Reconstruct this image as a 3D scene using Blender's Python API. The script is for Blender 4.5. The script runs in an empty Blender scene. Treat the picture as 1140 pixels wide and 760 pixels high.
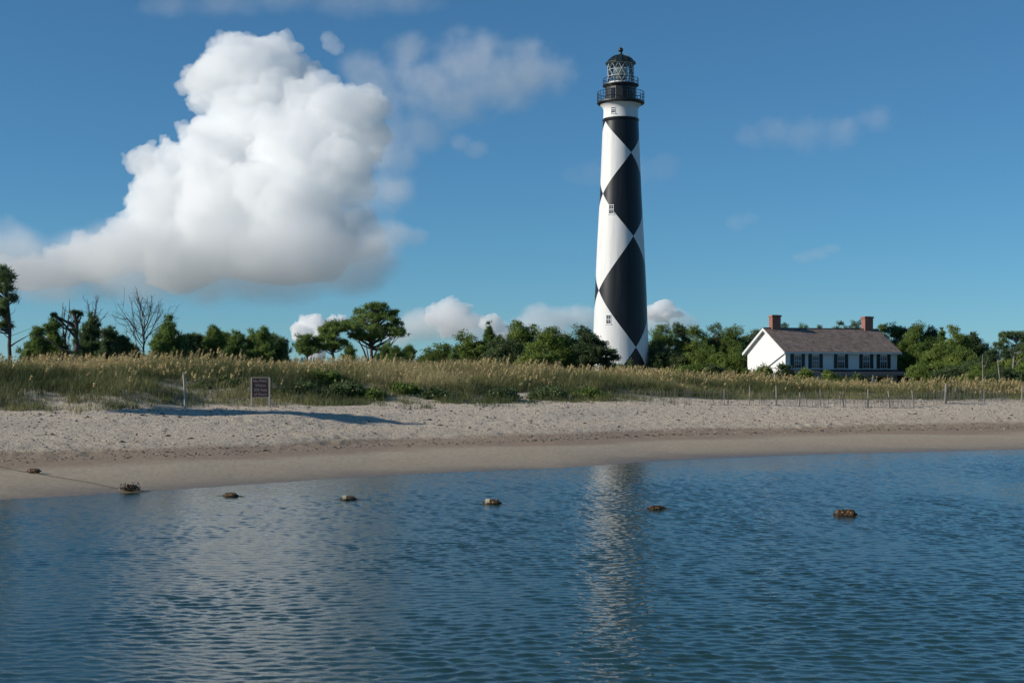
import bpy, math, random
import numpy as np
from mathutils import Vector

R = math.radians
scene = bpy.context.scene
COL = scene.collection
random.seed(7)

# ------------------------------------------------------------------ camera
EYE = 3.5                      # eye height above the water, in metres
F = 1583.0                     # focal length in pixels of the 1140 px wide photograph
HY = 420.0                     # row of the horizon
cam = bpy.data.cameras.new('camera')
cam.lens = 50.0
cam.sensor_width = 36.0
cam.shift_y = 40.0 / 1140.0
cam.clip_start = 0.5
cam.clip_end = 30000.0
cam_o = bpy.data.objects.new('camera', cam)
cam_o.location = (0, 0, EYE)
cam_o.rotation_euler = (R(90), 0, 0)
COL.objects.link(cam_o)
scene.camera = cam_o

# ------------------------------------------------------------------ sky, sun, exposure
SUN_EL = 24.0
SUN_A = 78.0                   # degrees from "behind the camera" towards the left
to_sun = Vector((-math.sin(R(SUN_A)) * math.cos(R(SUN_EL)), -math.cos(R(SUN_A)) * math.cos(R(SUN_EL)), math.sin(R(SUN_EL))))
world = bpy.data.worlds.new('World')
scene.world = world
world.use_nodes = True
wn = world.node_tree
bg = wn.nodes['Background']
sky = wn.nodes.new('ShaderNodeTexSky')
sky.sky_type = 'NISHITA'
sky.sun_disc = False
sky.sun_elevation = R(SUN_EL)
sky.sun_rotation = R((180.0 + SUN_A) % 360)
sky.altitude = 0
sky.air_density = 0.78
sky.dust_density = 0.0
sky.ozone_density = 10.0
tint_ = wn.nodes.new('ShaderNodeMixRGB')      # camera white balance
tint_.blend_type = 'MULTIPLY'
tint_.inputs[0].default_value = 1.0
tint_.inputs[2].default_value = (0.91, 1.13, 1.01, 1)
gam_ = wn.nodes.new('ShaderNodeGamma')        # softer step from horizon to zenith
gam_.inputs[1].default_value = 0.86
wn.links.new(sky.outputs[0], gam_.inputs[0])
wn.links.new(gam_.outputs[0], tint_.inputs[1])
wn.links.new(tint_.outputs[0], bg.inputs[0])
bg.inputs[1].default_value = 0.117

sl = bpy.data.lights.new('sun', 'SUN')
sl.energy = 4.8
sl.angle = R(0.5)
sl.color = (1.0, 0.93, 0.82)
so = bpy.data.objects.new('sun', sl)
so.rotation_euler = to_sun.to_track_quat('Z', 'Y').to_euler()
so.location = (-60, -10, 60)
COL.objects.link(so)

scene.view_settings.view_transform = 'Standard'
scene.view_settings.look = 'None'
scene.view_settings.gamma = 1.0
scene.view_settings.use_curve_mapping = False
scene.view_settings.exposure = 0.0
scene.render.engine = 'CYCLES'
scene.cycles.use_denoising = True
scene.cycles.max_bounces = 40
scene.cycles.diffuse_bounces = 3
scene.cycles.glossy_bounces = 3
scene.cycles.transmission_bounces = 6
scene.cycles.transparent_max_bounces = 16
scene.cycles.volume_bounces = 40
scene.cycles.use_adaptive_sampling = True
scene.cycles.adaptive_threshold = 0.015


# ------------------------------------------------------------------ helpers
def px(x, d):
    """World X of a photograph column at distance d."""
    return (x - 570.0) / F * d


def pz(y, d):
    """World Z of a photograph row at distance d."""
    return EYE + (HY - y) / F * d


def tag(o, label=None, cat=None, group=None, kind=None):
    if label: o['label'] = label
    if cat: o['category'] = cat
    if group: o['group'] = group
    if kind: o['kind'] = kind
    return o


def empty(name, loc, rz=0.0):
    o = bpy.data.objects.new(name, None)
    o.empty_display_size = 0.3
    o.location = loc
    o.rotation_euler = (0, 0, rz)
    COL.objects.link(o)
    return o


def mesh_np(name, V, polys, mats, parent=None, loc=None, smooth=False, attrs=None, midx=None):
    """polys: list of integer arrays, each (n, k)."""
    me = bpy.data.meshes.new(name)
    V = np.asarray(V, np.float32)
    me.vertices.add(len(V))
    me.vertices.foreach_set('co', V.ravel())
    polys = [np.asarray(p, np.int32) for p in polys if len(p)]
    loops = np.concatenate([p.ravel() for p in polys])
    tot = np.concatenate([np.full(len(p), p.shape[1], np.int32) for p in polys])
    start = np.concatenate([[0], np.cumsum(tot)[:-1]]).astype(np.int32)
    me.loops.add(len(loops))
    me.loops.foreach_set('vertex_index', loops)
    me.polygons.add(len(tot))
    me.polygons.foreach_set('loop_start', start)
    me.polygons.foreach_set('loop_total', tot)
    if midx is not None:
        me.polygons.foreach_set('material_index', np.asarray(midx, np.int32))
    me.polygons.foreach_set('use_smooth', np.full(len(tot), smooth, dtype=bool))
    for k, a in (attrs or {}).items():
        at = me.attributes.new(k, 'FLOAT', 'POINT')
        at.data.foreach_set('value', np.asarray(a, np.float32))
    me.update(calc_edges=True)
    me.validate()
    for m in (mats if isinstance(mats, (list, tuple)) else [mats]):
        me.materials.append(m)
    o = bpy.data.objects.new(name, me)
    COL.objects.link(o)
    if parent is not None: o.parent = parent
    if loc is not None: o.location = loc
    return o


class MB:
    """Collects shapes into one mesh."""

    def __init__(self):
        self.v, self.f, self.m = [], [], []

    def add(self, vs, fs, m=0):
        b = len(self.v)
        self.v += [tuple(p) for p in vs]
        self.f += [tuple(b + i for i in f) for f in fs]
        self.m += [m] * len(fs)
        return self

    def box(self, x0, x1, y0, y1, z0, z1, m=0):
        vs = [(x0, y0, z0), (x1, y0, z0), (x1, y1, z0), (x0, y1, z0), (x0, y0, z1), (x1, y0, z1), (x1, y1, z1), (x0, y1, z1)]
        return self.add(vs, [(3, 2, 1, 0), (4, 5, 6, 7), (0, 1, 5, 4), (1, 2, 6, 5), (2, 3, 7, 6), (3, 0, 4, 7)], m)

    def prism(self, poly, axis, a, b, m=0):
        """Extrude a 2D polygon: axis 'x' (poly in y,z) or 'y' (poly in x,z)."""
        n = len(poly)
        mk = (lambda p, t: (t, p[0], p[1])) if axis == 'x' else (lambda p, t: (p[0], t, p[1]))
        vs = [mk(p, a) for p in poly] + [mk(p, b) for p in poly]
        fs = [tuple(range(n)), tuple(range(2 * n - 1, n - 1, -1))] + [(i + n, (i + 1) % n + n, (i + 1) % n, i) for i in range(n)]
        return self.add(vs, fs, m)

    def lathe(self, prof, n=32, c=(0, 0), m=0, cap=True):
        vs, fs = [], []
        for r, z in prof:
            for i in range(n):
                a = 2 * math.pi * i / n
                vs.append((c[0] + r * math.cos(a), c[1] + r * math.sin(a), z))
        for k in range(len(prof) - 1):
            for i in range(n):
                j = (i + 1) % n
                fs.append((k * n + i, k * n + j, (k + 1) * n + j, (k + 1) * n + i))
        if cap:
            fs.append(tuple(range(n - 1, -1, -1)))
            t = (len(prof) - 1) * n
            fs.append(tuple(t + i for i in range(n)))
        return self.add(vs, fs, m)

    def tube(self, pts, rad, n=8, m=0):
        V, Q = tube_np([np.array(p, float) for p in pts], rad if isinstance(rad, (list, tuple)) else [rad] * len(pts), n)
        fs = [tuple(q) for q in Q]
        fs.append(tuple(range(n - 1, -1, -1)))
        fs.append(tuple(len(V) - n + i for i in range(n)))
        return self.add([tuple(p) for p in V], fs, m)

    def build(self, name, mats, parent=None, loc=None, smooth=False, bevel=0.0):
        me = bpy.data.meshes.new(name)
        me.from_pydata(self.v, [], self.f)
        for m in (mats if isinstance(mats, (list, tuple)) else [mats]): me.materials.append(m)
        me.polygons.foreach_set('material_index', np.array(self.m, np.int32))
        if smooth: me.polygons.foreach_set('use_smooth', np.full(len(self.f), True, dtype=bool))
        me.update()
        me.validate()
        o = bpy.data.objects.new(name, me)
        COL.objects.link(o)
        if parent is not None: o.parent = parent
        if loc is not None: o.location = loc
        if bevel:
            b = o.modifiers.new('bevel', 'BEVEL')
            b.width = bevel
            b.segments = 2
            b.limit_method = 'ANGLE'
        if smooth and bevel == 0.0:
            try:
                me.set_sharp_from_angle(angle=R(40))
            except Exception:
                pass
        return o


def tube_np(pts, rads, n=7):
    """Tapered tube along a polyline: (verts, quads)."""
    P = np.array(pts, float)
    K = len(P)
    T = np.gradient(P, axis=0)
    T /= np.linalg.norm(T, axis=1)[:, None] + 1e-9
    ref = np.array([0.31, 0.92, 0.23]) if abs(T[0, 1]) < 0.8 else np.array([0.95, 0.1, 0.3])
    U = np.cross(T, ref)
    U /= np.linalg.norm(U, axis=1)[:, None] + 1e-9
    W = np.cross(T, U)
    a = np.linspace(0, 2 * np.pi, n, endpoint=False)
    ring = U[:, None, :] * np.cos(a)[None, :, None] + W[:, None, :] * np.sin(a)[None, :, None]
    V = (P[:, None, :] + ring * np.array(rads, float)[:, None, None]).reshape(-1, 3)
    i = np.arange(n)
    j = (i + 1) % n
    Q = np.concatenate([np.stack([k * n + i, k * n + j, (k + 1) * n + j, (k + 1) * n + i], 1) for k in range(K - 1)])
    return V, Q


def _hash(ix, iy, iz, seed):
    h = (ix.astype(np.int64) * 374761393 + iy.astype(np.int64) * 668265263 + iz.astype(np.int64) * 2147483647 + seed * 974634777) & 0xFFFFFFFF
    h = ((h ^ (h >> 13)) * 1274126177) & 0xFFFFFFFF
    h = ((h ^ (h >> 16)) * 2246822519) & 0xFFFFFFFF
    return ((h ^ (h >> 15)) & 0xFFFFFF) / float(0xFFFFFF)


def noise(x, y, z=None, seed=0):
    """Smooth value noise in -1..1."""
    if z is None: z = np.zeros_like(x)
    xi, yi, zi = np.floor(x), np.floor(y), np.floor(z)
    fx, fy, fz = x - xi, y - yi, z - zi
    ux, uy, uz = (t * t * t * (t * (t * 6 - 15) + 10) for t in (fx, fy, fz))
    out = 0
    for dz in (0, 1):
        if dz and not np.any(fz): break
        for dy in (0, 1):
            for dx in (0, 1):
                w = (ux if dx else 1 - ux) * (uy if dy else 1 - uy) * (uz if dz else 1 - uz)
                out = out + w * _hash(xi + dx, yi + dy, zi + dz, seed)
    return out * 2 - 1


def fbm(x, y, z=None, octaves=4, seed=0, gain=0.5):
    s, a = 0, 1.0
    for k in range(octaves):
        f = 2.03 ** k
        s = s + a * noise(x * f + 17.3 * k, y * f - 9.1 * k, None if z is None else z * f + 3.7 * k, seed + k)
        a *= gain
    return s


def sstep(a, b, x):
    t = np.clip((x - a) / (b - a), 0, 1)
    return t * t * (3 - 2 * t)


# ------------------------------------------------------------------ materials
def mat(name):
    m = bpy.data.materials.new(name)
    m.use_nodes = True
    nt = m.node_tree
    return m, nt, nt.nodes['Principled BSDF'], nt.nodes['Material Output']


def N(nt, typ, **kw):
    n = nt.nodes.new(typ)
    for k, v in kw.items():
        if k.startswith('i_'):
            n.inputs[k[2:].replace('_', ' ')].default_value = v
        elif k.startswith('n_'):
            n.inputs[int(k[2:])].default_value = v
        else:
            setattr(n, k, v)
    return n


def ramp(nt, stops, interp='LINEAR'):
    r = nt.nodes.new('ShaderNodeValToRGB')
    r.color_ramp.interpolation = interp
    el = r.color_ramp.elements
    while len(el) < len(stops): el.new(0.5)
    for e, (p, c) in zip(el, stops):
        e.position = p
        e.color = (c[0], c[1], c[2], 1)
    return r


def simple(name, col, rough=0.6, var=0.12, scale=3.0, bump=0.0, bscale=20.0, metal=0.0, stretch=None):
    """Base colour broken up by noise, optional bump: an ordinary painted or weathered surface."""
    m, nt, b, out = mat(name)
    tc = N(nt, 'ShaderNodeTexCoord')
    src = tc.outputs['Object']
    if stretch:
        mp = N(nt, 'ShaderNodeMapping')
        mp.inputs['Scale'].default_value = stretch
        nt.links.new(src, mp.inputs[0])
        src = mp.outputs[0]
    nz = N(nt, 'ShaderNodeTexNoise', i_Scale=scale, i_Detail=5.0, i_Roughness=0.62)
    nt.links.new(src, nz.inputs['Vector'])
    r = ramp(nt, [(0.3, [c * (1 - var) for c in col]), (0.7, [min(1, c * (1 + var)) for c in col])])
    nt.links.new(nz.outputs[0], r.inputs[0])
    nt.links.new(r.outputs[0], b.inputs['Base Color'])
    b.inputs['Roughness'].default_value = rough
    b.inputs['Metallic'].default_value = metal
    if bump:
        n2 = N(nt, 'ShaderNodeTexNoise', i_Scale=bscale, i_Detail=4.0)
        nt.links.new(src, n2.inputs['Vector'])
        bp = N(nt, 'ShaderNodeBump', i_Strength=0.6, i_Distance=bump)
        nt.links.new(n2.outputs[0], bp.inputs['Height'])
        nt.links.new(bp.outputs[0], b.inputs['Normal'])
    return m


def foliage(name, dark, mid, light, trans=0.38, rough=0.55):
    """Leaves: the mesh's own 'tint' runs from dark to light kinds of leaf; light passes through."""
    m, nt, b, out = mat(name)
    at = N(nt, 'ShaderNodeAttribute', attribute_name='tint')
    oi = N(nt, 'ShaderNodeObjectInfo')
    ad = N(nt, 'ShaderNodeMath', operation='MULTIPLY_ADD')
    ad.inputs[1].default_value = 0.22
    ad.inputs[2].default_value = -0.11
    nt.links.new(oi.outputs['Random'], ad.inputs[0])
    sm = N(nt, 'ShaderNodeMath', operation='ADD')
    nt.links.new(at.outputs['Fac'], sm.inputs[0])
    nt.links.new(ad.outputs[0], sm.inputs[1])
    r = ramp(nt, [(0.0, dark), (0.5, mid), (1.0, light)])
    nt.links.new(sm.outputs[0], r.inputs[0])
    nt.links.new(r.outputs[0], b.inputs['Base Color'])
    b.inputs['Roughness'].default_value = rough
    b.inputs['Specular IOR Level'].default_value = 0.25
    tr = N(nt, 'ShaderNodeBsdfTranslucent')
    nt.links.new(r.outputs[0], tr.inputs['Color'])
    mx = N(nt, 'ShaderNodeMixShader')
    mx.inputs[0].default_value = trans
    nt.links.new(b.outputs[0], mx.inputs[1])
    nt.links.new(tr.outputs[0], mx.inputs[2])
    nt.links.new(mx.outputs[0], out.inputs[0])
    return m


M = {}
M['white'] = simple('white_masonry_paint', (0.69, 0.69, 0.68), 0.55, 0.07, 1.3, 0.012, 6.0, stretch=(1, 1, 0.12))
M['black'] = simple('black_masonry_paint', (0.009, 0.011, 0.015), 0.4, 0.15, 0.8, 0.01, 6.0, stretch=(1, 1, 0.3))
M['black'].node_tree.nodes['Principled BSDF'].inputs['Specular IOR Level'].default_value = 0.3
for nm_, dirt in (('white', (0.40, 0.33, 0.26)), ('black', (0.055, 0.055, 0.055))):
    nt = M[nm_].node_tree
    b = nt.nodes['Principled BSDF']
    src_ = b.inputs['Base Color'].links[0].from_socket
    tc = N(nt, 'ShaderNodeTexCoord')
    mp = N(nt, 'ShaderNodeMapping')
    mp.inputs['Scale'].default_value = (2.2, 2.2, 0.07)
    nt.links.new(tc.outputs['Object'], mp.inputs[0])
    nz = N(nt, 'ShaderNodeTexNoise', i_Scale=1.0, i_Detail=6.0, i_Roughness=0.7)
    nt.links.new(mp.outputs[0], nz.inputs['Vector'])
    rs_ = ramp(nt, [(0.52, (0, 0, 0)), (0.74, (0.42, 0.42, 0.42))])
    nt.links.new(nz.outputs[0], rs_.inputs[0])
    ms_ = N(nt, 'ShaderNodeMixRGB')
    ms_.inputs[2].default_value = dirt + (1,)
    nt.links.new(rs_.outputs[0], ms_.inputs[0])
    nt.links.new(src_, ms_.inputs[1])
    nt.links.new(ms_.outputs[0], b.inputs['Base Color'])
M['iron'] = simple('black_iron', (0.016, 0.017, 0.018), 0.45, 0.2, 2.0)
M['green_iron'] = simple('dark_green_iron', (0.012, 0.022, 0.02), 0.4, 0.2, 2.0)
M['white_iron'] = simple('white_metal', (0.68, 0.69, 0.69), 0.45, 0.05, 4.0)
M['clap'] = simple('white_house_paint', (0.72, 0.72, 0.71), 0.6, 0.03, 1.5)
M['trim'] = simple('white_trim_paint', (0.7, 0.7, 0.69), 0.5, 0.03, 3.0)
M['shutter'] = simple('black_green_shutter_paint', (0.008, 0.022, 0.024), 0.45, 0.15, 3.0)
M['dark'] = simple('dark_wood', (0.03, 0.032, 0.036), 0.7, 0.2, 3.0)
M['porch'] = simple('grey_porch_roof', (0.2, 0.2, 0.2), 0.7, 0.1, 3.0)
M['brick'], nt, b, out = mat('red_brick')
tc = N(nt, 'ShaderNodeTexCoord')
mp = N(nt, 'ShaderNodeMapping')
mp.inputs['Rotation'].default_value = (R(90), 0, 0)
nt.links.new(tc.outputs['Object'], mp.inputs[0])
bt = N(nt, 'ShaderNodeTexBrick', i_Scale=1.0)
bt.inputs['Color1'].default_value = (0.235, 0.08, 0.055, 1)
bt.inputs['Color2'].default_value = (0.28, 0.105, 0.075, 1)
bt.inputs['Mortar'].default_value = (0.30, 0.22, 0.18, 1)
bt.inputs['Brick Width'].default_value = 0.22
bt.inputs['Row Height'].default_value = 0.075
bt.inputs['Mortar Size'].default_value = 0.008
nt.links.new(mp.outputs[0], bt.inputs[0])
nt.links.new(bt.outputs[0], b.inputs['Base Color'])
b.inputs['Roughness'].default_value = 0.85
# wooden shingles
M['shingle'], nt, b, out = mat('weathered_wood_shingles')
tc = N(nt, 'ShaderNodeTexCoord')
bt = N(nt, 'ShaderNodeTexBrick', i_Scale=1.0)
bt.inputs['Color1'].default_value = (0.17, 0.125, 0.105, 1)
bt.inputs['Color2'].default_value = (0.26, 0.205, 0.175, 1)
bt.inputs['Mortar'].default_value = (0.07, 0.055, 0.05, 1)
bt.inputs['Brick Width'].default_value = 0.32
bt.inputs['Row Height'].default_value = 0.28
bt.inputs['Mortar Size'].default_value = 0.012
nt.links.new(tc.outputs['UV'], bt.inputs[0])
nz = N(nt, 'ShaderNodeTexNoise', i_Scale=0.9, i_Detail=5.0, i_Roughness=0.65)
nt.links.new(tc.outputs['Object'], nz.inputs['Vector'])
rr = ramp(nt, [(0.3, (0.55, 0.55, 0.57)), (0.5, (0.95, 0.93, 0.92)), (0.72, (1.25, 1.19, 1.13))])
nt.links.new(nz.outputs[0], rr.inputs[0])
ml = N(nt, 'ShaderNodeMixRGB', blend_type='MULTIPLY')
ml.inputs[0].default_value = 1.0
nt.links.new(bt.outputs[0], ml.inputs[1])
nt.links.new(rr.outputs[0], ml.inputs[2])
nt.links.new(ml.outputs[0], b.inputs['Base Color'])
b.inputs['Roughness'].default_value = 0.9
# window glass: dark room behind, glossy front
M['glass'], nt, b, out = mat('window_glass')
b.inputs['Base Color'].default_value = (0.02, 0.024, 0.03, 1)
b.inputs['Roughness'].default_value = 0.05
M['blind'] = simple('pale_window_blind', (0.16, 0.165, 0.175), 0.8, 0.1, 4.0)
# clear lantern glazing
M['clear'], nt, b, out = mat('lantern_glass')
tp = N(nt, 'ShaderNodeBsdfTransparent')
gl = N(nt, 'ShaderNodeBsdfGlossy', i_Roughness=0.04)
fr = N(nt, 'ShaderNodeFresnel', i_IOR=1.5)
mx = N(nt, 'ShaderNodeMixShader')
nt.links.new(fr.outputs[0], mx.inputs[0])
nt.links.new(tp.outputs[0], mx.inputs[1])
nt.links.new(gl.outputs[0], mx.inputs[2])
nt.links.new(mx.outputs[0], out.inputs[0])
M['lens'], nt, b, out = mat('fresnel_lens_glass')
b.inputs['Base Color'].default_value = (0.66, 0.74, 0.72, 1)
b.inputs['Roughness'].default_value = 0.12
b.inputs['Transmission Weight'].default_value = 0.45
M['brass'] = simple('dull_brass', (0.35, 0.25, 0.1), 0.35, 0.1, 4.0, metal=1.0)
M['bark'] = simple('pine_bark', (0.10, 0.072, 0.055), 0.9, 0.35, 6.0, 0.03, 14.0, stretch=(1, 1, 0.35))
M['palebark'] = simple('pale_grey_bark', (0.26, 0.235, 0.21), 0.9, 0.3, 6.0, 0.02, 14.0, stretch=(1, 1, 0.35))
M['deadwood'] = simple('dead_wood', (0.075, 0.06, 0.052), 0.9, 0.3, 6.0)
M['drift'] = simple('weathered_driftwood', (0.36, 0.33, 0.29), 0.9, 0.25, 8.0, 0.01, 30.0, stretch=(1, 1, 0.15))
M['postwood'] = simple('grey_fence_post_wood', (0.25, 0.225, 0.195), 0.9, 0.3, 8.0, 0.01, 30.0, stretch=(1, 1, 0.15))
M['pine'] = foliage('pine_needles', (0.055, 0.0983, 0.0354), (0.1475, 0.2261, 0.059), (0.3145, 0.3931, 0.0983))
M['darkpine'] = foliage('dark_pine_needles', (0.0455, 0.0809, 0.0455), (0.1061, 0.1643, 0.0707), (0.2148, 0.2908, 0.101))
M['oak'] = foliage('live_oak_leaves', (0.0371, 0.0607, 0.0304), (0.0929, 0.135, 0.0506), (0.1941, 0.2363, 0.0844))
M['myrtle'] = foliage('wax_myrtle_leaves', (0.0528, 0.0931, 0.0248), (0.1475, 0.2096, 0.0435), (0.295, 0.3494, 0.0776))
M['grass'] = foliage('dune_grass_blades', (0.052, 0.078, 0.026), (0.205, 0.208, 0.08), (0.56, 0.45, 0.24), 0.3, 0.6)
M['oats'] = foliage('sea_oat_heads', (0.34, 0.25, 0.105), (0.56, 0.435, 0.205), (0.72, 0.585, 0.33), 0.3, 0.7)
M['dry'] = foliage('dead_pine_needles', (0.05, 0.038, 0.025), (0.10, 0.075, 0.045), (0.17, 0.13, 0.08))


# ------------------------------------------------------------------ terrain
SHX = np.array([-400, -60, -40, -25, -14.7, -11.5, -8.4, -5.4, 1.9, 6.5, 13.4, 20, 25, 40, 70, 400], float)
SHY = np.array([-330, 0, 20.5, 32, 40.7, 43.3, 46.8, 50.2, 55.1, 60.0, 64.4, 67.2, 69.3, 75, 86, 200], float)


def shore_s(x, y):
    """Distance inland from the waterline (negative in the water)."""
    return (y - np.interp(x, SHX, SHY)) * 0.85


CRX = np.array([-80, -45, -32, -18, -2, 8, 18, 27, 36, 60], float)
CRZ = np.array([2.95, 3.1, 3.25, 3.45, 3.2, 2.7, 2.4, 2.1, 1.85, 1.7], float)


def ground_z(x, y, detail=False):
    x = np.asarray(x, float)
    y = np.asarray(y, float)
    s = shore_s(x, y)
    z = np.interp(s, [-400, -60, -25, -8, 0, 6, 9, 13, 20, 24, 400], [-9, -3.2, -1.7, -0.6, 0.0, 0.42, 0.66, 1.08, 1.8, 1.98, 1.98])
    zc = np.interp(x, CRX, CRZ)
    wob = 2.2 * fbm(x * 0.11, y * 0.05, octaves=3, seed=11)
    up = sstep(25.5 + wob, 39 + wob, s)
    down = sstep(54, 78, s)
    dune = (zc - 1.9) * up * (1 - down)
    hum = fbm(x * 0.15, y * 0.2, octaves=3, seed=5) * 0.40 * sstep(25, 33, s) * (1 - sstep(50, 80, s))
    z = z + dune + hum
    z = np.where(s > 60, np.maximum(z, 1.2), z) - 0.35 * sstep(34, 50, s) * sstep(10, 26, x)
    # low drifts at the foot of the dune and the step of the storm berm
    z = z + 0.10 * sstep(16.5, 19, s) * (1 - sstep(19, 22, s)) * (1 + noise(x * 0.2, y * 0.2, seed=8))
    z = z + 0.05 * np.sin(s * 1.1 + 2.0 * noise(x * 0.08, y * 0.08, seed=3)) * sstep(8, 10, s) * (1 - sstep(20, 24, s))
    if detail:
        dry = sstep(8.3, 10.5, s + 0.8 * noise(x * 0.3, y * 0.3, seed=2)) * (1 - sstep(60, 70, s))
        pit = fbm(x * 2.6, y * 2.2, octaves=2, seed=21, gain=0.7)
        patch = 0.55 + 0.45 * noise(x * 0.25, y * 0.35, seed=31)
        z = z + dry * pit * 0.042 * np.clip(patch, 0.2, 1)
        z = z + 0.010 * fbm(x * 0.5, y * 0.9, octaves=2, seed=41) * sstep(0.5, 2, s)
    return z


def axis(lo, hi, step, far_lo, far_hi, growth=1.25):
    core = list(np.arange(lo, hi + 1e-6, step))
    d, a = step, hi
    right = []
    while a < far_hi:
        d *= growth
        a += d
        right.append(a)
    d, a = step, lo
    left = []
    while a > far_lo:
        d *= growth
        a -= d
        left.append(a)
    return np.array(left[::-1] + core + right)


def grid_mesh(name, xs, ys, zf, m, smooth=True):
    X, Y = np.meshgrid(xs, ys)
    Z = zf(X.ravel(), Y.ravel())
    V = np.stack([X.ravel(), Y.ravel(), Z], 1)
    nx, ny = len(xs), len(ys)
    i = np.arange(nx - 1)[None, :] + np.arange(ny - 1)[:, None] * nx
    Q = np.stack([i, i + 1, i + nx + 1, i + nx], -1).reshape(-1, 4)
    return mesh_np(name, V, [Q], m, smooth=smooth)


# sand: wet at the water, smooth swash zone, a browner drift line, dry pitted sand above
M['sand'], nt, b, out = mat('beach_sand')
geo = N(nt, 'ShaderNodeNewGeometry')
sp = N(nt, 'ShaderNodeSeparateXYZ')
nt.links.new(geo.outputs['Position'], sp.inputs[0])
nA = N(nt, 'ShaderNodeTexNoise', i_Scale=0.13, i_Detail=6.0, i_Roughness=0.6)
mpA = N(nt, 'ShaderNodeMapping')
mpA.inputs['Rotation'].default_value = (0, 0, R(-33))
mpA.inputs['Scale'].default_value = (0.35, 1.6, 1)
nt.links.new(geo.outputs['Position'], mpA.inputs[0])
nt.links.new(mpA.outputs[0], nA.inputs['Vector'])
hz = N(nt, 'ShaderNodeMath', operation='MULTIPLY_ADD')
nt.links.new(nA.outputs[0], hz.inputs[0])
hz.inputs[1].default_value = 0.36
nt.links.new(sp.outputs['Z'], hz.inputs[2])
mr = N(nt, 'ShaderNodeMapRange')
mr.inputs['From Min'].default_value = 0.0
mr.inputs['From Max'].default_value = 2.6
nt.links.new(hz.outputs[0], mr.inputs[0])
k = 1 / 2.6
r = ramp(nt, [(0.0, (0.13, 0.092, 0.056)), (0.16 * k, (0.20, 0.145, 0.092)), (0.32 * k, (0.36, 0.29, 0.20)), (0.60 * k, (0.42, 0.345, 0.245)),
              (0.70 * k, (0.31, 0.225, 0.15)), (0.93 * k, (0.35, 0.26, 0.175)), (1.06 * k, (0.62, 0.515, 0.385)), (1.5 * k, (0.70, 0.59, 0.45)), (1.0, (0.70, 0.59, 0.455))])
nt.links.new(mr.outputs[0], r.inputs[0])
nB = N(nt, 'ShaderNodeTexNoise', i_Scale=4.5, i_Detail=7.0, i_Roughness=0.75)
nt.links.new(geo.outputs['Position'], nB.inputs['Vector'])
rB = ramp(nt, [(0.30, (0.55, 0.54, 0.53)), (0.46, (0.88, 0.87, 0.86)), (0.6, (1.0, 1.0, 1.0)), (0.75, (1.1, 1.1, 1.1))])
nt.links.new(nB.outputs[0], rB.inputs[0])
mB = N(nt, 'ShaderNodeMixRGB', blend_type='MULTIPLY')
mB.inputs[0].default_value = 0.9
nt.links.new(r.outputs[0], mB.inputs[1])
nt.links.new(rB.outputs[0], mB.inputs[2])
# shell and weed specks on the dry sand
vo = N(nt, 'ShaderNodeTexVoronoi', i_Scale=4.5)
nt.links.new(geo.outputs['Position'], vo.inputs['Vector'])
rv = ramp(nt, [(0.0, (1, 1, 1)), (0.16, (1, 1, 1)), (0.26, (0, 0, 0))])
nt.links.new(vo.outputs['Distance'], rv.inputs[0])
vc = N(nt, 'ShaderNodeSeparateColor')
nt.links.new(vo.outputs['Color'], vc.inputs[0])
pick = N(nt, 'ShaderNodeMath', operation='GREATER_THAN')
pick.inputs[1].default_value = 0.5
nt.links.new(vc.outputs[0], pick.inputs[0])
dryz = N(nt, 'ShaderNodeMapRange')
dryz.inputs['From Min'].default_value = 0.85
dryz.inputs['From Max'].default_value = 1.1
nt.links.new(hz.outputs[0], dryz.inputs[0])
m1 = N(nt, 'ShaderNodeMath', operation='MULTIPLY')
m2 = N(nt, 'ShaderNodeMath', operation='MULTIPLY')
nt.links.new(rv.outputs[0], m1.inputs[0])
nt.links.new(pick.outputs[0], m1.inputs[1])
nt.links.new(m1.outputs[0], m2.inputs[0])
nt.links.new(dryz.outputs[0], m2.inputs[1])
mC = N(nt, 'ShaderNodeMixRGB')
mC.inputs[2].default_value = (0.24, 0.19, 0.15, 1)
nt.links.new(m2.outputs[0], mC.inputs[0])
nt.links.new(mB.outputs[0], mC.inputs[1])
inl = N(nt, 'ShaderNodeMapRange', interpolation_type='SMOOTHSTEP')       # sand gives way to scrubby ground behind the dunes
inl.inputs['From Min'].default_value = 98.0
inl.inputs['From Max'].default_value = 116.0
iy = N(nt, 'ShaderNodeMath', operation='MULTIPLY_ADD')
iy.inputs[1].default_value = 14.0
nt.links.new(nA.outputs[0], iy.inputs[0])
nt.links.new(sp.outputs['Y'], iy.inputs[2])
nt.links.new(iy.outputs[0], inl.inputs[0])
mI = N(nt, 'ShaderNodeMixRGB')
mI.inputs[2].default_value = (0.085, 0.09, 0.05, 1)
nt.links.new(inl.outputs[0], mI.inputs[0])
nt.links.new(mC.outputs[0], mI.inputs[1])
nt.links.new(mI.outputs[0], b.inputs['Base Color'])
rr = ramp(nt, [(0.0, (0.10, 0.10, 0.10)), (0.14 * k, (0.3, 0.3, 0.3)), (0.26 * k, (0.55, 0.55, 0.55)), (0.45 * k, (0.9, 0.9, 0.9))])
nt.links.new(mr.outputs[0], rr.inputs[0])
nt.links.new(rr.outputs[0], b.inputs['Roughness'])
bn = N(nt, 'ShaderNodeTexNoise', i_Scale=7.5, i_Detail=6.0, i_Roughness=0.7)
nt.links.new(geo.outputs['Position'], bn.inputs['Vector'])
bh = N(nt, 'ShaderNodeMath', operation='MULTIPLY')
bhm = N(nt, 'ShaderNodeMapRange')
bhm.inputs['From Min'].default_value = 0.75
bhm.inputs['From Max'].default_value = 1.2
bhm.inputs['To Min'].default_value = 0.12
nt.links.new(hz.outputs[0], bhm.inputs[0])
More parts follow.
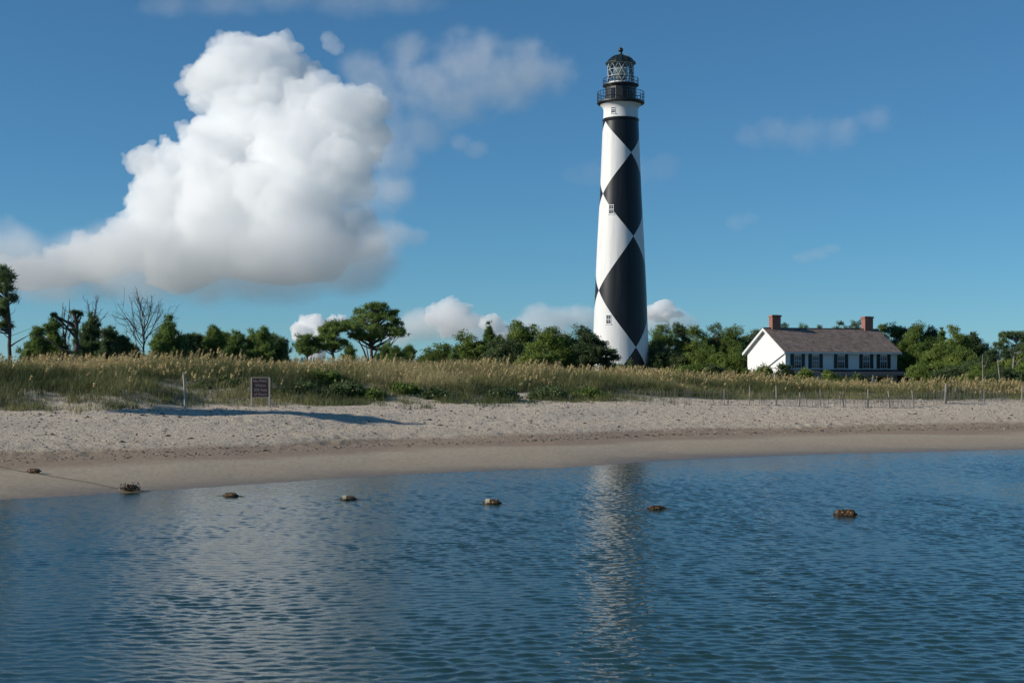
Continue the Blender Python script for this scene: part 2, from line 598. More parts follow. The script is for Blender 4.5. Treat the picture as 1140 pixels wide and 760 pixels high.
nt.links.new(bn.outputs[0], bh.inputs[0])
nt.links.new(bhm.outputs[0], bh.inputs[1])
bp = N(nt, 'ShaderNodeBump', i_Strength=1.0, i_Distance=0.2)
nt.links.new(bh.outputs[0], bp.inputs['Height'])
nt.links.new(bp.outputs[0], b.inputs['Normal'])

beach = grid_mesh('beach', axis(-40, 50, 0.12, -3500, 3500, 1.3), axis(38, 96, 0.12, -400, 6000, 1.22), lambda x, y: ground_z(x, y, True), M['sand'])
tag(beach, kind='structure')

# ------------------------------------------------------------------ water
M['water'], nt, b, out = mat('sea_water')
b.inputs['Base Color'].default_value = (0.018, 0.050, 0.046, 1)
b.inputs['Roughness'].default_value = 0.05
b.inputs['IOR'].default_value = 1.333
geo = N(nt, 'ShaderNodeNewGeometry')
mpw = N(nt, 'ShaderNodeMapping')
mpw.inputs['Scale'].default_value = (0.8, 2.0, 1.0)
nt.links.new(geo.outputs['Position'], mpw.inputs[0])
w1 = N(nt, 'ShaderNodeTexNoise', i_Scale=9.0, i_Detail=3.0, i_Roughness=0.55)
nt.links.new(mpw.outputs[0], w1.inputs['Vector'])
bw = N(nt, 'ShaderNodeBump', i_Strength=1.0, i_Distance=0.006)
nt.links.new(w1.outputs[0], bw.inputs['Height'])
nt.links.new(bw.outputs[0], b.inputs['Normal'])

wr = np.random.default_rng(3)
waves = []
for i in range(84):
    lam = 0.12 * (0.40 / 0.12) ** (wr.random() ** 0.95)
    th = wr.normal(0, 0.62) + 0.10
    kx, ky = math.sin(th) * 2 * math.pi / lam, -math.cos(th) * 2 * math.pi / lam
    waves.append((kx, ky, wr.random() * 6.283, 0.0030 * lam, lam))


def sea_z(x, y):
    z = np.zeros_like(x)
    s = shore_s(x, y)
    calm = 0.5 + 0.5 * (1 - sstep(-14, -1, s))
    gust = 0.85 + 0.4 * noise(x * 0.11, y * 0.05, seed=61) + 0.3 * noise(x * 0.4, y * 0.18, seed=62)
    for kx, ky, ph, a, lam in waves:
        z += a * np.sin(kx * x + ky * y + ph)
    fade = (1 - sstep(29, 40, np.abs(x - 1))) * sstep(9, 14, y) * (1 - sstep(76, 84, y))
    return z * calm * gust * fade


ys = [14.0]
while ys[-1] < 76: ys.append(ys[-1] + 0.024 + 0.0010 * (ys[-1] - 14))
ya = []
d, a = 0.05, 14.0
while a > -3000:
    d *= 1.25
    a -= d
    ya.append(a)
yb = []
d, a = 0.1, ys[-1]
while a < 400:
    d *= 1.3
    a += d
    yb.append(a)
sea = grid_mesh('sea', axis(-26, 27.5, 0.046, -3500, 3500, 1.3), np.array(ya[::-1] + ys + yb), sea_z, M['water'])
tag(sea, kind='structure')


# ------------------------------------------------------------------ clouds
def cloud_mat(name, dens, aniso=0.0):
    m = bpy.data.materials.new(name)
    m.use_nodes = True
    nt = m.node_tree
    nt.nodes.remove(nt.nodes['Principled BSDF'])
    v = N(nt, 'ShaderNodeVolumeScatter')
    v.inputs['Color'].default_value = (1, 1, 1, 1)
    v.inputs['Density'].default_value = dens
    v.inputs['Anisotropy'].default_value = aniso
    nt.links.new(v.outputs[0], nt.nodes['Material Output'].inputs['Volume'])
    return m


ICO = {}


def ico(sub):
    if sub not in ICO:
        import bmesh
        bm = bmesh.new()
        bmesh.ops.create_icosphere(bm, subdivisions=sub, radius=1.0)
        bm.verts.ensure_lookup_table()
        ICO[sub] = (np.array([v.co[:] for v in bm.verts]), np.array([[v.index for v in f.verts] for f in bm.faces]))
        bm.free()
    return ICO[sub]


def cloud(name, lobes, dist, dens, label, group, seed=1, kids=7, kids2=4, base_y=None, voxel=2.2, rough=0.10, squash=(1, 1, 1), octaves=4):
    """lobes: (column, row, radius[, depth shift]) in photograph pixels, scaled out to the cloud's real distance."""
    rg = np.random.default_rng(seed)
    sc = dist / F
    sph = []
    for lb in lobes:
        cx, cy, r = lb[:3]
        dy = lb[3] if len(lb) > 3 else rg.normal(0, 0.25) * r
        c = np.array([px(cx, dist), dist + dy * sc, pz(cy, dist)])
        r = r * sc
        sph.append((c, r))
        for _ in range(kids):
            d = rg.normal(size=3)
            d[2] = d[2] * 0.9 + 0.25
            d /= np.linalg.norm(d)
            rk = r * rg.uniform(0.24, 0.46)
            ck = c + d * (r * 0.86) * np.array(squash)
            sph.append((ck, rk))
            for _ in range(kids2):
                e = rg.normal(size=3) + d * 0.9
                e /= np.linalg.norm(e)
                sph.append((ck + e * rk * 0.85 * np.array(squash), rk * rg.uniform(0.28, 0.5)))
    v0, f0 = ico(3)
    V = np.concatenate([c + v0 * r * np.array(squash) for c, r in sph])
    Fc = np.concatenate([f0 + i * len(v0) for i in range(len(sph))])
    tmp = mesh_np('cloud_tmp', V, [Fc], [])
    rm = tmp.modifiers.new('remesh', 'REMESH')
    rm.mode = 'VOXEL'
    rm.voxel_size = voxel * sc
    dg = bpy.context.evaluated_depsgraph_get()
    ev = tmp.evaluated_get(dg)
    me = bpy.data.meshes.new_from_object(ev)
    old = tmp.data
    bpy.data.objects.remove(tmp)
    bpy.data.meshes.remove(old)
    n = len(me.vertices)
    co = np.empty(n * 3, np.float32)
    no = np.empty(n * 3, np.float32)
    me.vertices.foreach_get('co', co)
    me.vertices.foreach_get('normal', no)
    co = co.reshape(-1, 3).astype(float)
    no = no.reshape(-1, 3)
    q = co / (sc * 24.0)
    h = 0
    amp = 1.0
    for o_ in range(octaves):
        f = 2.1 ** o_
        h = h + amp * (np.abs(noise(q[:, 0] * f, q[:, 1] * f, q[:, 2] * f, seed=seed * 7 + o_)) - 0.3)
        amp *= 0.6
    co = co + no * (h * rough * 52 * sc)[:, None]
    if base_y is not None:
        zb = pz(base_y, dist)
        zb = zb + sc * 7.0 * noise(co[:, 0] / (sc * 60), co[:, 1] / (sc * 60), seed=seed)
        co[:, 2] = np.where(co[:, 2] < zb, zb + (co[:, 2] - zb) * 0.22, co[:, 2])
    ctr = co.mean(0)
    me.vertices.foreach_set('co', (co - ctr).astype(np.float32).ravel())
    me.polygons.foreach_set('use_smooth', np.full(len(me.polygons), True, dtype=bool))
    me.update()
    tmp = bpy.data.objects.new('cloud_tmp', me)
    COL.objects.link(tmp)
    rm = tmp.modifiers.new('remesh', 'REMESH')
    rm.mode = 'VOXEL'
    rm.voxel_size = voxel * sc * 0.9
    rm.use_smooth_shade = True
    dg = bpy.context.evaluated_depsgraph_get()
    me2 = bpy.data.meshes.new_from_object(tmp.evaluated_get(dg))
    bpy.data.objects.remove(tmp)
    bpy.data.meshes.remove(me)
    me = me2
    me.name = name
    me.materials.clear()
    me.materials.append(cloud_mat(name + '_vapour', dens))
    o = bpy.data.objects.new(name, me)
    o.location = ctr
    COL.objects.link(o)
    tag(o, label, 'cloud', group)
    return o


def veil(name, lobes, dist, dens, label, seed=1, grain=26.0, rag=0.55, squash=(1, 0.8, 0.75), soft=0.55, col=(0.93, 0.91, 0.92)):  # default col is greyed: shadow from neighbouring clouds put into the scatter colour
    """Thin cloud: the same lobes bound it, and its density fades from their hearts to their skins, torn by noise."""
    rg = np.random.default_rng(seed)
    sc = dist / F
    sq = np.array(squash)
    sph = [(np.array([px(l[0], dist), dist + rg.normal(0, 0.2) * l[2] * sc, pz(l[1], dist)]), l[2] * sc) for l in lobes]
    v0, f0 = ico(3)
    V = np.concatenate([c + v0 * r * sq for c, r in sph])
    Fc = np.concatenate([f0 + i * len(v0) for i in range(len(sph))])
    tmp = mesh_np('cloud_tmp', V, [Fc], [])
    rm = tmp.modifiers.new('remesh', 'REMESH')
    rm.mode = 'VOXEL'
    rm.voxel_size = 3.0 * sc
    me = bpy.data.meshes.new_from_object(tmp.evaluated_get(bpy.context.evaluated_depsgraph_get()))
    old = tmp.data
    bpy.data.objects.remove(tmp)
    bpy.data.meshes.remove(old)
    ctr = np.mean([c for c, _ in sph], 0)
    co = np.empty(len(me.vertices) * 3, np.float32)
    me.vertices.foreach_get('co', co)
    me.vertices.foreach_set('co', (co.reshape(-1, 3) - ctr).astype(np.float32).ravel())
    me.update()
    me.name = name
    m = bpy.data.materials.new(name + '_vapour')
    m.use_nodes = True
    nt = m.node_tree
    nt.nodes.remove(nt.nodes['Principled BSDF'])
    tc = N(nt, 'ShaderNodeTexCoord')
    last = None
    for c, r in sph:
        mp = N(nt, 'ShaderNodeMapping', vector_type='POINT')
        k_ = 1.0 / (r * sq)
        mp.inputs['Location'].default_value = tuple(-(c - ctr) * k_)
        mp.inputs['Scale'].default_value = tuple(k_)
        nt.links.new(tc.outputs['Object'], mp.inputs[0])
        ln_ = N(nt, 'ShaderNodeVectorMath', operation='LENGTH')
        nt.links.new(mp.outputs[0], ln_.inputs[0])
        iv = N(nt, 'ShaderNodeMath', operation='SUBTRACT')
        iv.inputs[0].default_value = 1.0
        nt.links.new(ln_.outputs['Value'], iv.inputs[1])
        if last is None:
            last = iv
        else:
            mxn = N(nt, 'ShaderNodeMath', operation='SMOOTH_MAX')
            mxn.inputs[2].default_value = 0.25
            nt.links.new(last.outputs[0], mxn.inputs[0])
            nt.links.new(iv.outputs[0], mxn.inputs[1])
            last = mxn
    nz = N(nt, 'ShaderNodeTexNoise', i_Scale=1.0 / (grain * sc), i_Detail=5.0, i_Roughness=0.6)
    nt.links.new(tc.outputs['Object'], nz.inputs['Vector'])
    ma = N(nt, 'ShaderNodeMath', operation='MULTIPLY_ADD')
    ma.inputs[1].default_value = rag * 2
    ma.inputs[2].default_value = -rag
    nt.links.new(nz.outputs[0], ma.inputs[0])
    ad = N(nt, 'ShaderNodeMath', operation='ADD')
    nt.links.new(last.outputs[0], ad.inputs[0])
    nt.links.new(ma.outputs[0], ad.inputs[1])
    edge = N(nt, 'ShaderNodeMapRange', interpolation_type='SMOOTHSTEP')      # nothing left at the skin
    edge.inputs['From Min'].default_value = 0.0
    edge.inputs['From Max'].default_value = 0.3
    nt.links.new(last.outputs[0], edge.inputs[0])
    mr_ = N(nt, 'ShaderNodeMapRange', interpolation_type='SMOOTHSTEP')
    mr_.inputs['From Min'].default_value = 0.05
    mr_.inputs['From Max'].default_value = 0.05 + soft
    nt.links.new(ad.outputs[0], mr_.inputs[0])
    mu = N(nt, 'ShaderNodeMath', operation='MULTIPLY')
    nt.links.new(edge.outputs[0], mu.inputs[0])
    nt.links.new(mr_.outputs[0], mu.inputs[1])
    mu2 = N(nt, 'ShaderNodeMath', operation='MULTIPLY')
    mu2.inputs[1].default_value = dens
    nt.links.new(mu.outputs[0], mu2.inputs[0])
    v = N(nt, 'ShaderNodeVolumeScatter')
    v.inputs['Color'].default_value = col + (1,)
    nt.links.new(mu2.outputs[0], v.inputs['Density'])
    nt.links.new(v.outputs[0], nt.nodes['Material Output'].inputs['Volume'])
    m.cycles.volume_step_rate = 0.5
    me.materials.clear()
    me.materials.append(m)
    o = bpy.data.objects.new(name, me)
    o.location = ctr
    COL.objects.link(o)
    return tag(o, label, 'cloud', 'clouds')


CD = 4000.0
cloud('cumulus_cloud', [(262, 76, 48, 40), (226, 84, 28, 30), (300, 58, 28, 50), (322, 80, 26, 40), (285, 128, 54, 30), (163, 184, 20, 0), (200, 190, 32, 0), (245, 185, 54, 10), (390, 146, 38, -70), (358, 112, 22, -50), (408, 165, 28, -60),
                        (345, 178, 48, -60), (385, 205, 40, -80), (190, 235, 42, -20), (262, 245, 60, -40), (330, 250, 60, -60), (398, 262, 28, -80), (150, 275, 30, -20), (365, 280, 34, -60), (300, 290, 44, -60), (215, 290, 44, -40), (175, 270, 36, -30), (108, 290, 28, -10), (72, 298, 25, 0), (38, 304, 23, 0), (6, 306, 22, 10), (412, 275, 22, -80), (350, 292, 36, -60)],
      CD, 0.017, 'towering white cumulus cloud filling the upper left of the sky', 'clouds', seed=4, base_y=317, voxel=1.25, kids=10, kids2=7, rough=0.22, octaves=5)
veil('cloud_bank', [(30, 300, 50), (85, 288, 52), (140, 285, 58), (200, 292, 62), (255, 296, 62), (310, 296, 62), (365, 292, 58), (410, 285, 44), (-25, 296, 64), (20, 286, 50), (250, 272, 60), (330, 272, 60), (175, 270, 50), (395, 300, 48), (60, 312, 50), (230, 310, 48), (330, 307, 46), (110, 308, 44), (160, 312, 46), (285, 310, 46)],
     CD - 450, 0.0105, 'soft grey cloud base spreading left under the towering cumulus', seed=6, grain=34, rag=0.4, squash=(1.15, 0.9, 0.85), soft=0.7, col=(0.98, 0.985, 1.0))
veil('thin_cloud', [(425, 105, 52), (470, 95, 60), (525, 72, 64), (575, 76, 62), (612, 88, 44), (505, 115, 54), (560, 105, 50), (455, 55, 40), (430, 150, 46), (470, 145, 40), (400, 70, 36), (415, 125, 44), (432, 175, 42), (445, 210, 30)],
     CD + 500, 0.0046, 'thin grey cloud trailing right from the top of the cumulus', seed=8, grain=34, rag=1.0, soft=0.9)
veil('thin_cloud', [(190, 6, 34), (250, 2, 40), (320, -4, 46), (390, -2, 46), (450, -4, 40)], CD + 500, 0.0022, 'faint grey cloud streak along the top edge of the sky', seed=9, grain=34, rag=0.8, soft=0.9, squash=(1.5, 1, 0.6))
cloud('cloud_scrap', [(368, 48, 8), (374, 54, 6)], CD - 200, 0.009, 'small white cloud scrap beside the top of the cumulus', 'clouds', seed=10, voxel=1.1, rough=0.12)
veil('cloud_veil', [(415, 165, 44), (425, 215, 46), (430, 262, 40), (405, 120, 36), (420, 290, 36)], CD - 420, 0.0050, 'soft hazy veil feathering the right side of the cumulus', seed=31, grain=26, rag=0.7, soft=0.8)
veil('cloud_scrap', [(512, 158, 17), (530, 166, 18)], CD, 0.005, 'tiny faint cloud scrap under the thin grey cloud', seed=11, grain=14)
veil('cloud_scrap', [(440, 260, 26), (462, 264, 20)], CD - 300, 0.006, 'faint cloud scrap at the right shoulder of the cumulus base', seed=12, grain=16)
cloud('small_cumulus', [(341, 360, 11), (352, 358, 9), (336, 370, 12), (368, 358, 8), (380, 356, 6), (360, 372, 14), (348, 384, 14)], CD + 900, 0.05, 'small white cumulus low behind the round headed pines', 'clouds', seed=13, voxel=0.9, rough=0.14)
cloud('small_cumulus', [(501, 342, 12), (513, 343, 11), (491, 350, 12), (508, 352, 14), (482, 357, 10), (521, 356, 11), (500, 362, 14)], CD + 900, 0.022, 'bright head of a hazy cumulus between the umbrella pine and the thicket', 'clouds', seed=34, voxel=1.0, rough=0.14, kids=12, kids2=5, squash=(1.1, 1, 0.8))
veil('low_cloud', [(470, 362, 34), (500, 358, 36), (525, 366, 30), (445, 370, 28), (555, 372, 26)], CD + 800, 0.014, 'grey haze of low cloud right of the umbrella pine', seed=24, grain=18, rag=0.4)
cloud('small_cumulus', [(541, 361, 7), (553, 359, 7), (560, 365, 7), (548, 369, 9), (562, 374, 10)], CD + 700, 0.04, 'tiny bright cumulus above the narrow pointed pine', 'clouds', seed=15, voxel=0.9, rough=0.12, kids=12, kids2=5, squash=(1.1, 1, 0.85))
veil('low_cloud', [(600, 352, 26), (590, 366, 30), (622, 358, 30), (645, 354, 28), (660, 362, 26), (615, 376, 30)], CD + 1100, 0.012, 'grey hazy cloud low behind the thicket left of the tower', seed=16, grain=20, rag=0.4)
cloud('small_cumulus', [(730, 344, 9), (743, 343, 8), (722, 349, 9), (737, 350, 9), (752, 350, 6)], CD + 900, 0.04, 'small bright cumulus head peeking out right of the tower base', 'clouds', seed=17, voxel=1.0, rough=0.12, kids=12, kids2=5, squash=(1.1, 1, 0.8))
veil('low_cloud', [(730, 352, 26), (750, 356, 26), (768, 362, 18), (715, 362, 24)], CD + 1000, 0.012, 'grey low cloud around the bright cumulus head right of the tower', seed=27, grain=18, rag=0.35)
veil('low_cloud', [(190, 384, 26), (120, 382, 24), (105, 372, 18), (60, 388, 26), (205, 392, 22)], CD + 900, 0.02, 'low scraps of cloud behind the bare dead trees', seed=18, grain=16)
veil('faint_cloud', [(975, 132, 30), (945, 144, 28), (895, 148, 40), (865, 148, 34), (838, 150, 28), (930, 152, 34)], CD, 0.0026, 'faint mauve cloud smudge high on the right', seed=19, grain=22, rag=0.9, soft=0.9)
veil('faint_cloud', [(660, 192, 30), (705, 190, 34), (740, 186, 30), (640, 195, 22)], CD, 0.0010, 'very faint cloud smudge passing behind the middle of the tower', seed=20, grain=30)
veil('faint_cloud', [(820, 247, 18), (836, 243, 14)], CD, 0.0026, 'small faint grey cloud fleck right of the tower', seed=21, grain=14)
veil('faint_cloud', [(893, 287, 14), (908, 283, 16), (924, 277, 12)], CD, 0.0034, 'small grey cloud fleck above the house', seed=22, grain=14, squash=(1.3, 1, 0.6))
veil('faint_cloud', [(8, 252, 24), (-10, 260, 28)], CD, 0.003, 'faint cloud scrap at the left edge above the tall pine', seed=23, grain=18)

# ------------------------------------------------------------------ lighthouse
LD = 222.0
LX = px(691, LD)
LZ = float(ground_z(LX, LD)) - 0.05
U = LD / F                                    # metres per photograph pixel at the tower


def lz(row): return pz(row, LD)


lh = empty('lighthouse', (LX, LD, LZ))
tag(lh, 'tall white lighthouse tower with black diamonds and a dark lantern room', 'lighthouse')
# diamonds: t counts the levels where corners meet, u the quarter turns from the middle of a black column
T_ROWS = [(0, 137.0), (1, 172.7), (2, 217.0), (3, 265.0), (4, 324.0), (5, 387.0), (6, 452.0)]


def radius_at(row): return float(np.interp(row, [112, 134, 215, 270, 325, 410, 460], [18.6, 19.7, 23.0, 26.0, 28.6, 31.8, 34.0])) * U


SUBD, NU = 14, 14 * 4
tv, tf, tm = [], [], []
base_t = 5 + (lz(387.0) - LZ) / (lz(387.0) - lz(452.0))
rows_t = [i / SUBD for i in range(int(base_t * SUBD) + 1)]
th0 = R(28.0)                                 # black column's middle, to the right of the camera's side
for t in rows_t:
    row = np.interp(t, [a for a, _ in T_ROWS], [b_ for _, b_ in T_ROWS])
    rr_, z_ = radius_at(row), lz(row) - LZ
    for j in range(NU):
        a = th0 + (j / SUBD) * R(90)
        tv.append((rr_ * math.sin(a), -rr_ * math.cos(a), z_))
for i in range(len(rows_t) - 1):
    for j in range(NU):
        j2 = (j + 1) % NU
        q = [i * NU + j, i * NU + j2, (i + 1) * NU + j2, (i + 1) * NU + j]
        # colour corners run along the quads' diagonals, so each quad they cross is split that way
        if (i + j + 1) % (2 * SUBD) == SUBD:
            parts_ = (((q[0], q[1], q[3]), -1, -1), ((q[1], q[2], q[3]), 1, 1))
        else:
            parts_ = (((q[0], q[1], q[2]), 1, -1), ((q[0], q[2], q[3]), -1, 1))
        for tri, du, dt in parts_:
            uu, tt = (j + 0.5 + du / 6) / SUBD, (i + 0.5 + dt / 6) / SUBD
            uu = ((uu + 2) % 4) - 2
            a_, b_ = math.floor((uu + tt + 1) / 2), math.floor((tt - uu + 1) / 2)
            tf.append(tri)
            tm.append(1 if (a_ + b_) % 2 == 0 else 0)
tower = MB()
tower.v, tower.f, tower.m = tv, tf, tm
tower.build('tower', [M['white'], M['black']], lh, smooth=True)
# black ring, plain white neck, flared cornice
b1 = MB()
b1.lathe([(19.75 * U, lz(137.2) - LZ), (19.9 * U, lz(136) - LZ), (20.5 * U, lz(135) - LZ), (20.5 * U, lz(133.4) - LZ), (19.7 * U, lz(132.8) - LZ)], 64, cap=False)
b1.build('black_band', M['black'], lh, smooth=True)
nk = MB()
nk.lathe([(19.6 * U, lz(133) - LZ), (19.2 * U, lz(128) - LZ), (19.1 * U, lz(123.5) - LZ), (19.6 * U, lz(121.5) - LZ), (21.0 * U, lz(119) - LZ), (22.8 * U, lz(117.6) - LZ), (22.9 * U, lz(117.1) - LZ)], 64)
nk.build('neck', M['white'], lh, smooth=True)
gd = MB()
gd.lathe([(22.9 * U, lz(117.2) - LZ), (25.4 * U, lz(116.4) - LZ), (26.4 * U, lz(115.6) - LZ), (26.4 * U, lz(114.0) - LZ), (17.0 * U, lz(113.8) - LZ)], 64)
gd.build('gallery_deck', M['iron'], lh, smooth=True)


def railing(name, rad, z0, z1, n, bars, mt):
    g = MB()
    for zz, rr_ in [(z1, 0.045)] + [(z0 + (z1 - z0) * k, 0.028) for k in bars]:
        pts = [(rad * math.cos(2 * math.pi * i / 48), rad * math.sin(2 * math.pi * i / 48), zz) for i in range(49)]
        g.tube(pts, rr_, 6)
    for i in range(n):
        a = 2 * math.pi * i / n
        g.tube([(rad * math.cos(a), rad * math.sin(a), z0), (rad * math.cos(a), rad * math.sin(a), z1 + 0.05)], 0.035, 6)
    return g.build(name, mt, lh)


railing('gallery_railing', 26.0 * U, lz(114.0) - LZ, lz(103.6) - LZ, 28, (0.33, 0.66), M['iron'])
wr_ = MB()
wr_.lathe([(17.2 * U, lz(114) - LZ), (17.2 * U, lz(98.5) - LZ), (18.2 * U, lz(97.5) - LZ), (18.2 * U, lz(96.6) - LZ)], 16)
wr_.build('watch_room', M['iron'], lh)
for a in (-35, 35, 110, 200):
    o = MB().box(-0.32, 0.32, -0.05, 0.03, -0.75, 0.75).build('watch_window', M['glass'], lh)
    o.rotation_euler = (0, 0, R(a))
    o.location = (17.2 * U * math.sin(R(a)), -17.2 * U * math.cos(R(a)), lz(106) - LZ)
ld = MB()
ld.lathe([(18.0 * U, lz(96.7) - LZ), (20.1 * U, lz(96.2) - LZ), (20.1 * U, lz(95.0) - LZ), (14.0 * U, lz(94.8) - LZ)], 48)
ld.build('lantern_deck', M['iron'], lh, smooth=True)
railing('lantern_railing', 19.6 * U, lz(95.0) - LZ, lz(88.6) - LZ, 16, (0.5,), M['iron'])
# lantern: clear glazing behind diagonal bars
LR, LB, LT = 14.3 * U, lz(94.9) - LZ, lz(71.2) - LZ
lt = MB()
lt.lathe([(LR, LB + 0.25), (LR, LT)], 24, cap=False)
glass = lt.build('lantern_glass', M['clear'], lh)
fr_ = MB()
fr_.lathe([(LR + 0.05, LB), (LR + 0.05, LB + 0.3), (LR - 0.03, LB + 0.32)], 24, cap=False)
fr_.lathe([(LR + 0.04, LT - 0.16), (LR + 0.04, LT)], 24, cap=False)
nb, rings = 12, 3
for k in range(rings + 1):
    z_ = LB + 0.3 + (LT - LB - 0.4) * k / rings
    fr_.tube([((LR + 0.02) * math.cos(2 * math.pi * i / 24), (LR + 0.02) * math.sin(2 * math.pi * i / 24), z_) for i in range(25)], 0.035, 5)
for i in range(nb):
    for sgn in (1, -1):
        pts = []
        for k in range(rings * 4 + 1):
            a = 2 * math.pi * (i + sgn * k / 8.0) / nb
            pts.append(((LR + 0.03) * math.cos(a), (LR + 0.03) * math.sin(a), LB + 0.3 + (LT - LB - 0.4) * k / (rings * 4)))
        fr_.tube(pts, 0.028, 5)
fr_.build('lantern_frame', M['white_iron'], lh)
ln = MB()
prof = []
nl = 17
for k in range(nl + 1):
    f_ = k / nl
    base_r = 1.15 * (0.62 + 0.38 * math.sin(math.pi * min(1, max(0, f_))))
    prof += [(base_r, LB + 0.7 + 2.1 * f_), (base_r * 0.86, LB + 0.7 + 2.1 * (f_ + 0.5 / nl))]
ln.lathe(prof, 24)
ln.build('lens', M['lens'], lh)
pd = MB()
pd.lathe([(0.75, LB - 0.1), (0.75, LB + 0.1), (0.3, LB + 0.15), (0.3, LB + 0.66), (0.8, LB + 0.7)], 16)
pd.tube([(0.9, 0.2, LB + 0.2), (1.0, 0.2, LT - 0.1)], 0.05, 6)
pd.tube([(-0.95, 0.3, LB + 0.2), (-0.9, 0.3, LT - 0.1)], 0.05, 6)
pd.build('lens_stand', M['iron'], lh)
rf = MB()
rf.lathe([(16.9 * U, lz(71.6) - LZ), (17.0 * U, lz(70.4) - LZ), (15.3 * U, lz(69.6) - LZ), (12.6 * U, lz(66.3) - LZ), (9.2 * U, lz(63.8) - LZ), (5.4 * U, lz(62.2) - LZ), (2.2 * U, lz(61.4) - LZ), (1.7 * U, lz(60.0) - LZ), (1.6 * U, lz(58.6) - LZ)], 16)
for i in range(16):
    a = 2 * math.pi * i / 16
    rf.tube([(p_ * U * math.cos(a), p_ * U * math.sin(a), lz(q_) - LZ + 0.02) for p_, q_ in ((16.9, 70.4), (15.3, 69.6), (12.6, 66.3), (9.2, 63.8), (5.4, 62.2))], 0.05, 5)
roof = rf.build('lantern_roof', M['green_iron'], lh)
fi = MB()
fi.lathe([(1.3 * U, lz(58.8) - LZ)] + [(2.6 * U * math.sin(math.pi * k / 10) + 0.03, lz(56.0 + 2.7 * math.cos(math.pi * k / 10)) - LZ) for k in range(1, 11)] + [(0.03, lz(49.5) - LZ), (0.01, lz(48.5) - LZ)], 16)
fi.build('finial', M['green_iron'], roof, smooth=True)


def tower_window(row, ang, h=1.25, w=0.72):
    rr_ = radius_at(row) - 0.02
    slope = math.atan2(radius_at(row + 10) - radius_at(row - 10), 20 * U)
    fr = MB()
    for x0, x1, z0, z1 in ((-w / 2 - 0.06, -w / 2, -h / 2 - 0.1, h / 2 + 0.1), (w / 2, w / 2 + 0.06, -h / 2 - 0.1, h / 2 + 0.1), (-w / 2, w / 2, h / 2, h / 2 + 0.1), (-w / 2, w / 2, -h / 2 - 0.1, -h / 2), (-w / 2, w / 2, -0.06, 0.06)):
        fr.box(x0, x1, -0.05, 0.12, z0, z1)
    for z0 in (-h / 4, h / 4): fr.box(-w / 2, w / 2, -0.075, 0.0, z0 - 0.02, z0 + 0.02)
    fr.box(-0.02, 0.02, -0.07, 0.0, -h / 2, -0.06)
    fr.box(-0.02, 0.02, -0.07, 0.0, 0.06, h / 2)
    fr.box(-w / 2 - 0.18, w / 2 + 0.18, -0.11, 0.1, -h / 2 - 0.17, -h / 2 - 0.103)
    o = fr.build('window', M['white_iron'], lh)
    o.location = (rr_ * math.sin(R(ang)), -rr_ * math.cos(R(ang)), lz(row) - LZ)
    o.rotation_euler = (-slope, 0, R(ang))
    MB().box(-w / 2, w / 2, -0.04, -0.012, -h / 2, h / 2).build('pane', M['glass'], o)
    return o


tower_window(124.7, -30, 1.15, 0.62)
tower_window(235.5, -30)
tower_window(356.5, -31)

# ------------------------------------------------------------------ keepers' house
HA = R(19)
HX, HYY = px(874.5, 198.0), 198.0
HZ = 0.95
house = empty('white_house', (HX, HYY, HZ), HA)       # local x along the front, y into the depth; origin = front left corner
tag(house, 'white two storey house with weathered shingle roof and two brick chimneys', 'house')
HL, HW = 18.0, 11.0
EAVE = 7.25 - HZ
RIDGE = 10.42 - HZ
wl = MB()
wl.prism([(0, -1.2), (HW, -1.2), (HW, EAVE), (HW / 2, RIDGE - 0.12), (0, EAVE)], 'x', 0, HL)
wl.build('wall', M['clap'], house)
pitch = math.atan2(RIDGE - EAVE, HW / 2)
ov, og = 0.55, 0.5


def roof_slope(sign):
    """One slope with its own UVs so that the shingle courses follow the slope."""
    n = Vector((0, -math.sin(pitch) * sign, math.cos(pitch)))
    run = (HW / 2 + ov)
    e0 = Vector((-og, HW / 2, RIDGE))
    d = Vector((0, -run * sign, -run * math.tan(pitch)))
    a, b_ = e0, e0 + Vector((HL + 2 * og, 0, 0))
    th = 0.16
    me = bpy.data.meshes.new('roof_slope')
    vs = [a, b_, b_ + d, a + d]
    top = [v + n * th for v in vs]
    fs = [(4, 5, 6, 7), (3, 2, 1, 0), (0, 1, 5, 4), (1, 2, 6, 5), (2, 3, 7, 6), (3, 0, 4, 7)]
    if sign > 0: fs = [tuple(reversed(f)) for f in fs]
    me.from_pydata([tuple(v) for v in vs + top], [], fs)
    uv = me.uv_layers.new(name='UVMap')
    Ls = d.length
    co = {0: (0, Ls), 1: (HL + 2 * og, Ls), 2: (HL + 2 * og, 0), 3: (0, 0)}
    for lp in me.loops: uv.data[lp.index].uv = co[lp.vertex_index % 4]
    me.materials.append(M['shingle'])
    me.materials.append(M['trim'])
    me.polygons[1].material_index = 1          # painted soffit
    me.update()
    return me


rf_o = bpy.data.objects.new('roof', roof_slope(1))
COL.objects.link(rf_o)
rf_o.parent = house
rb_o = bpy.data.objects.new('roof', roof_slope(-1))
COL.objects.link(rb_o)
rb_o.parent = house
# ridge cap
MB().box(-og, HL + og, HW / 2 - 0.16, HW / 2 + 0.16, RIDGE + 0.14, RIDGE + 0.22).build('ridge_cap', M['shingle'], house)
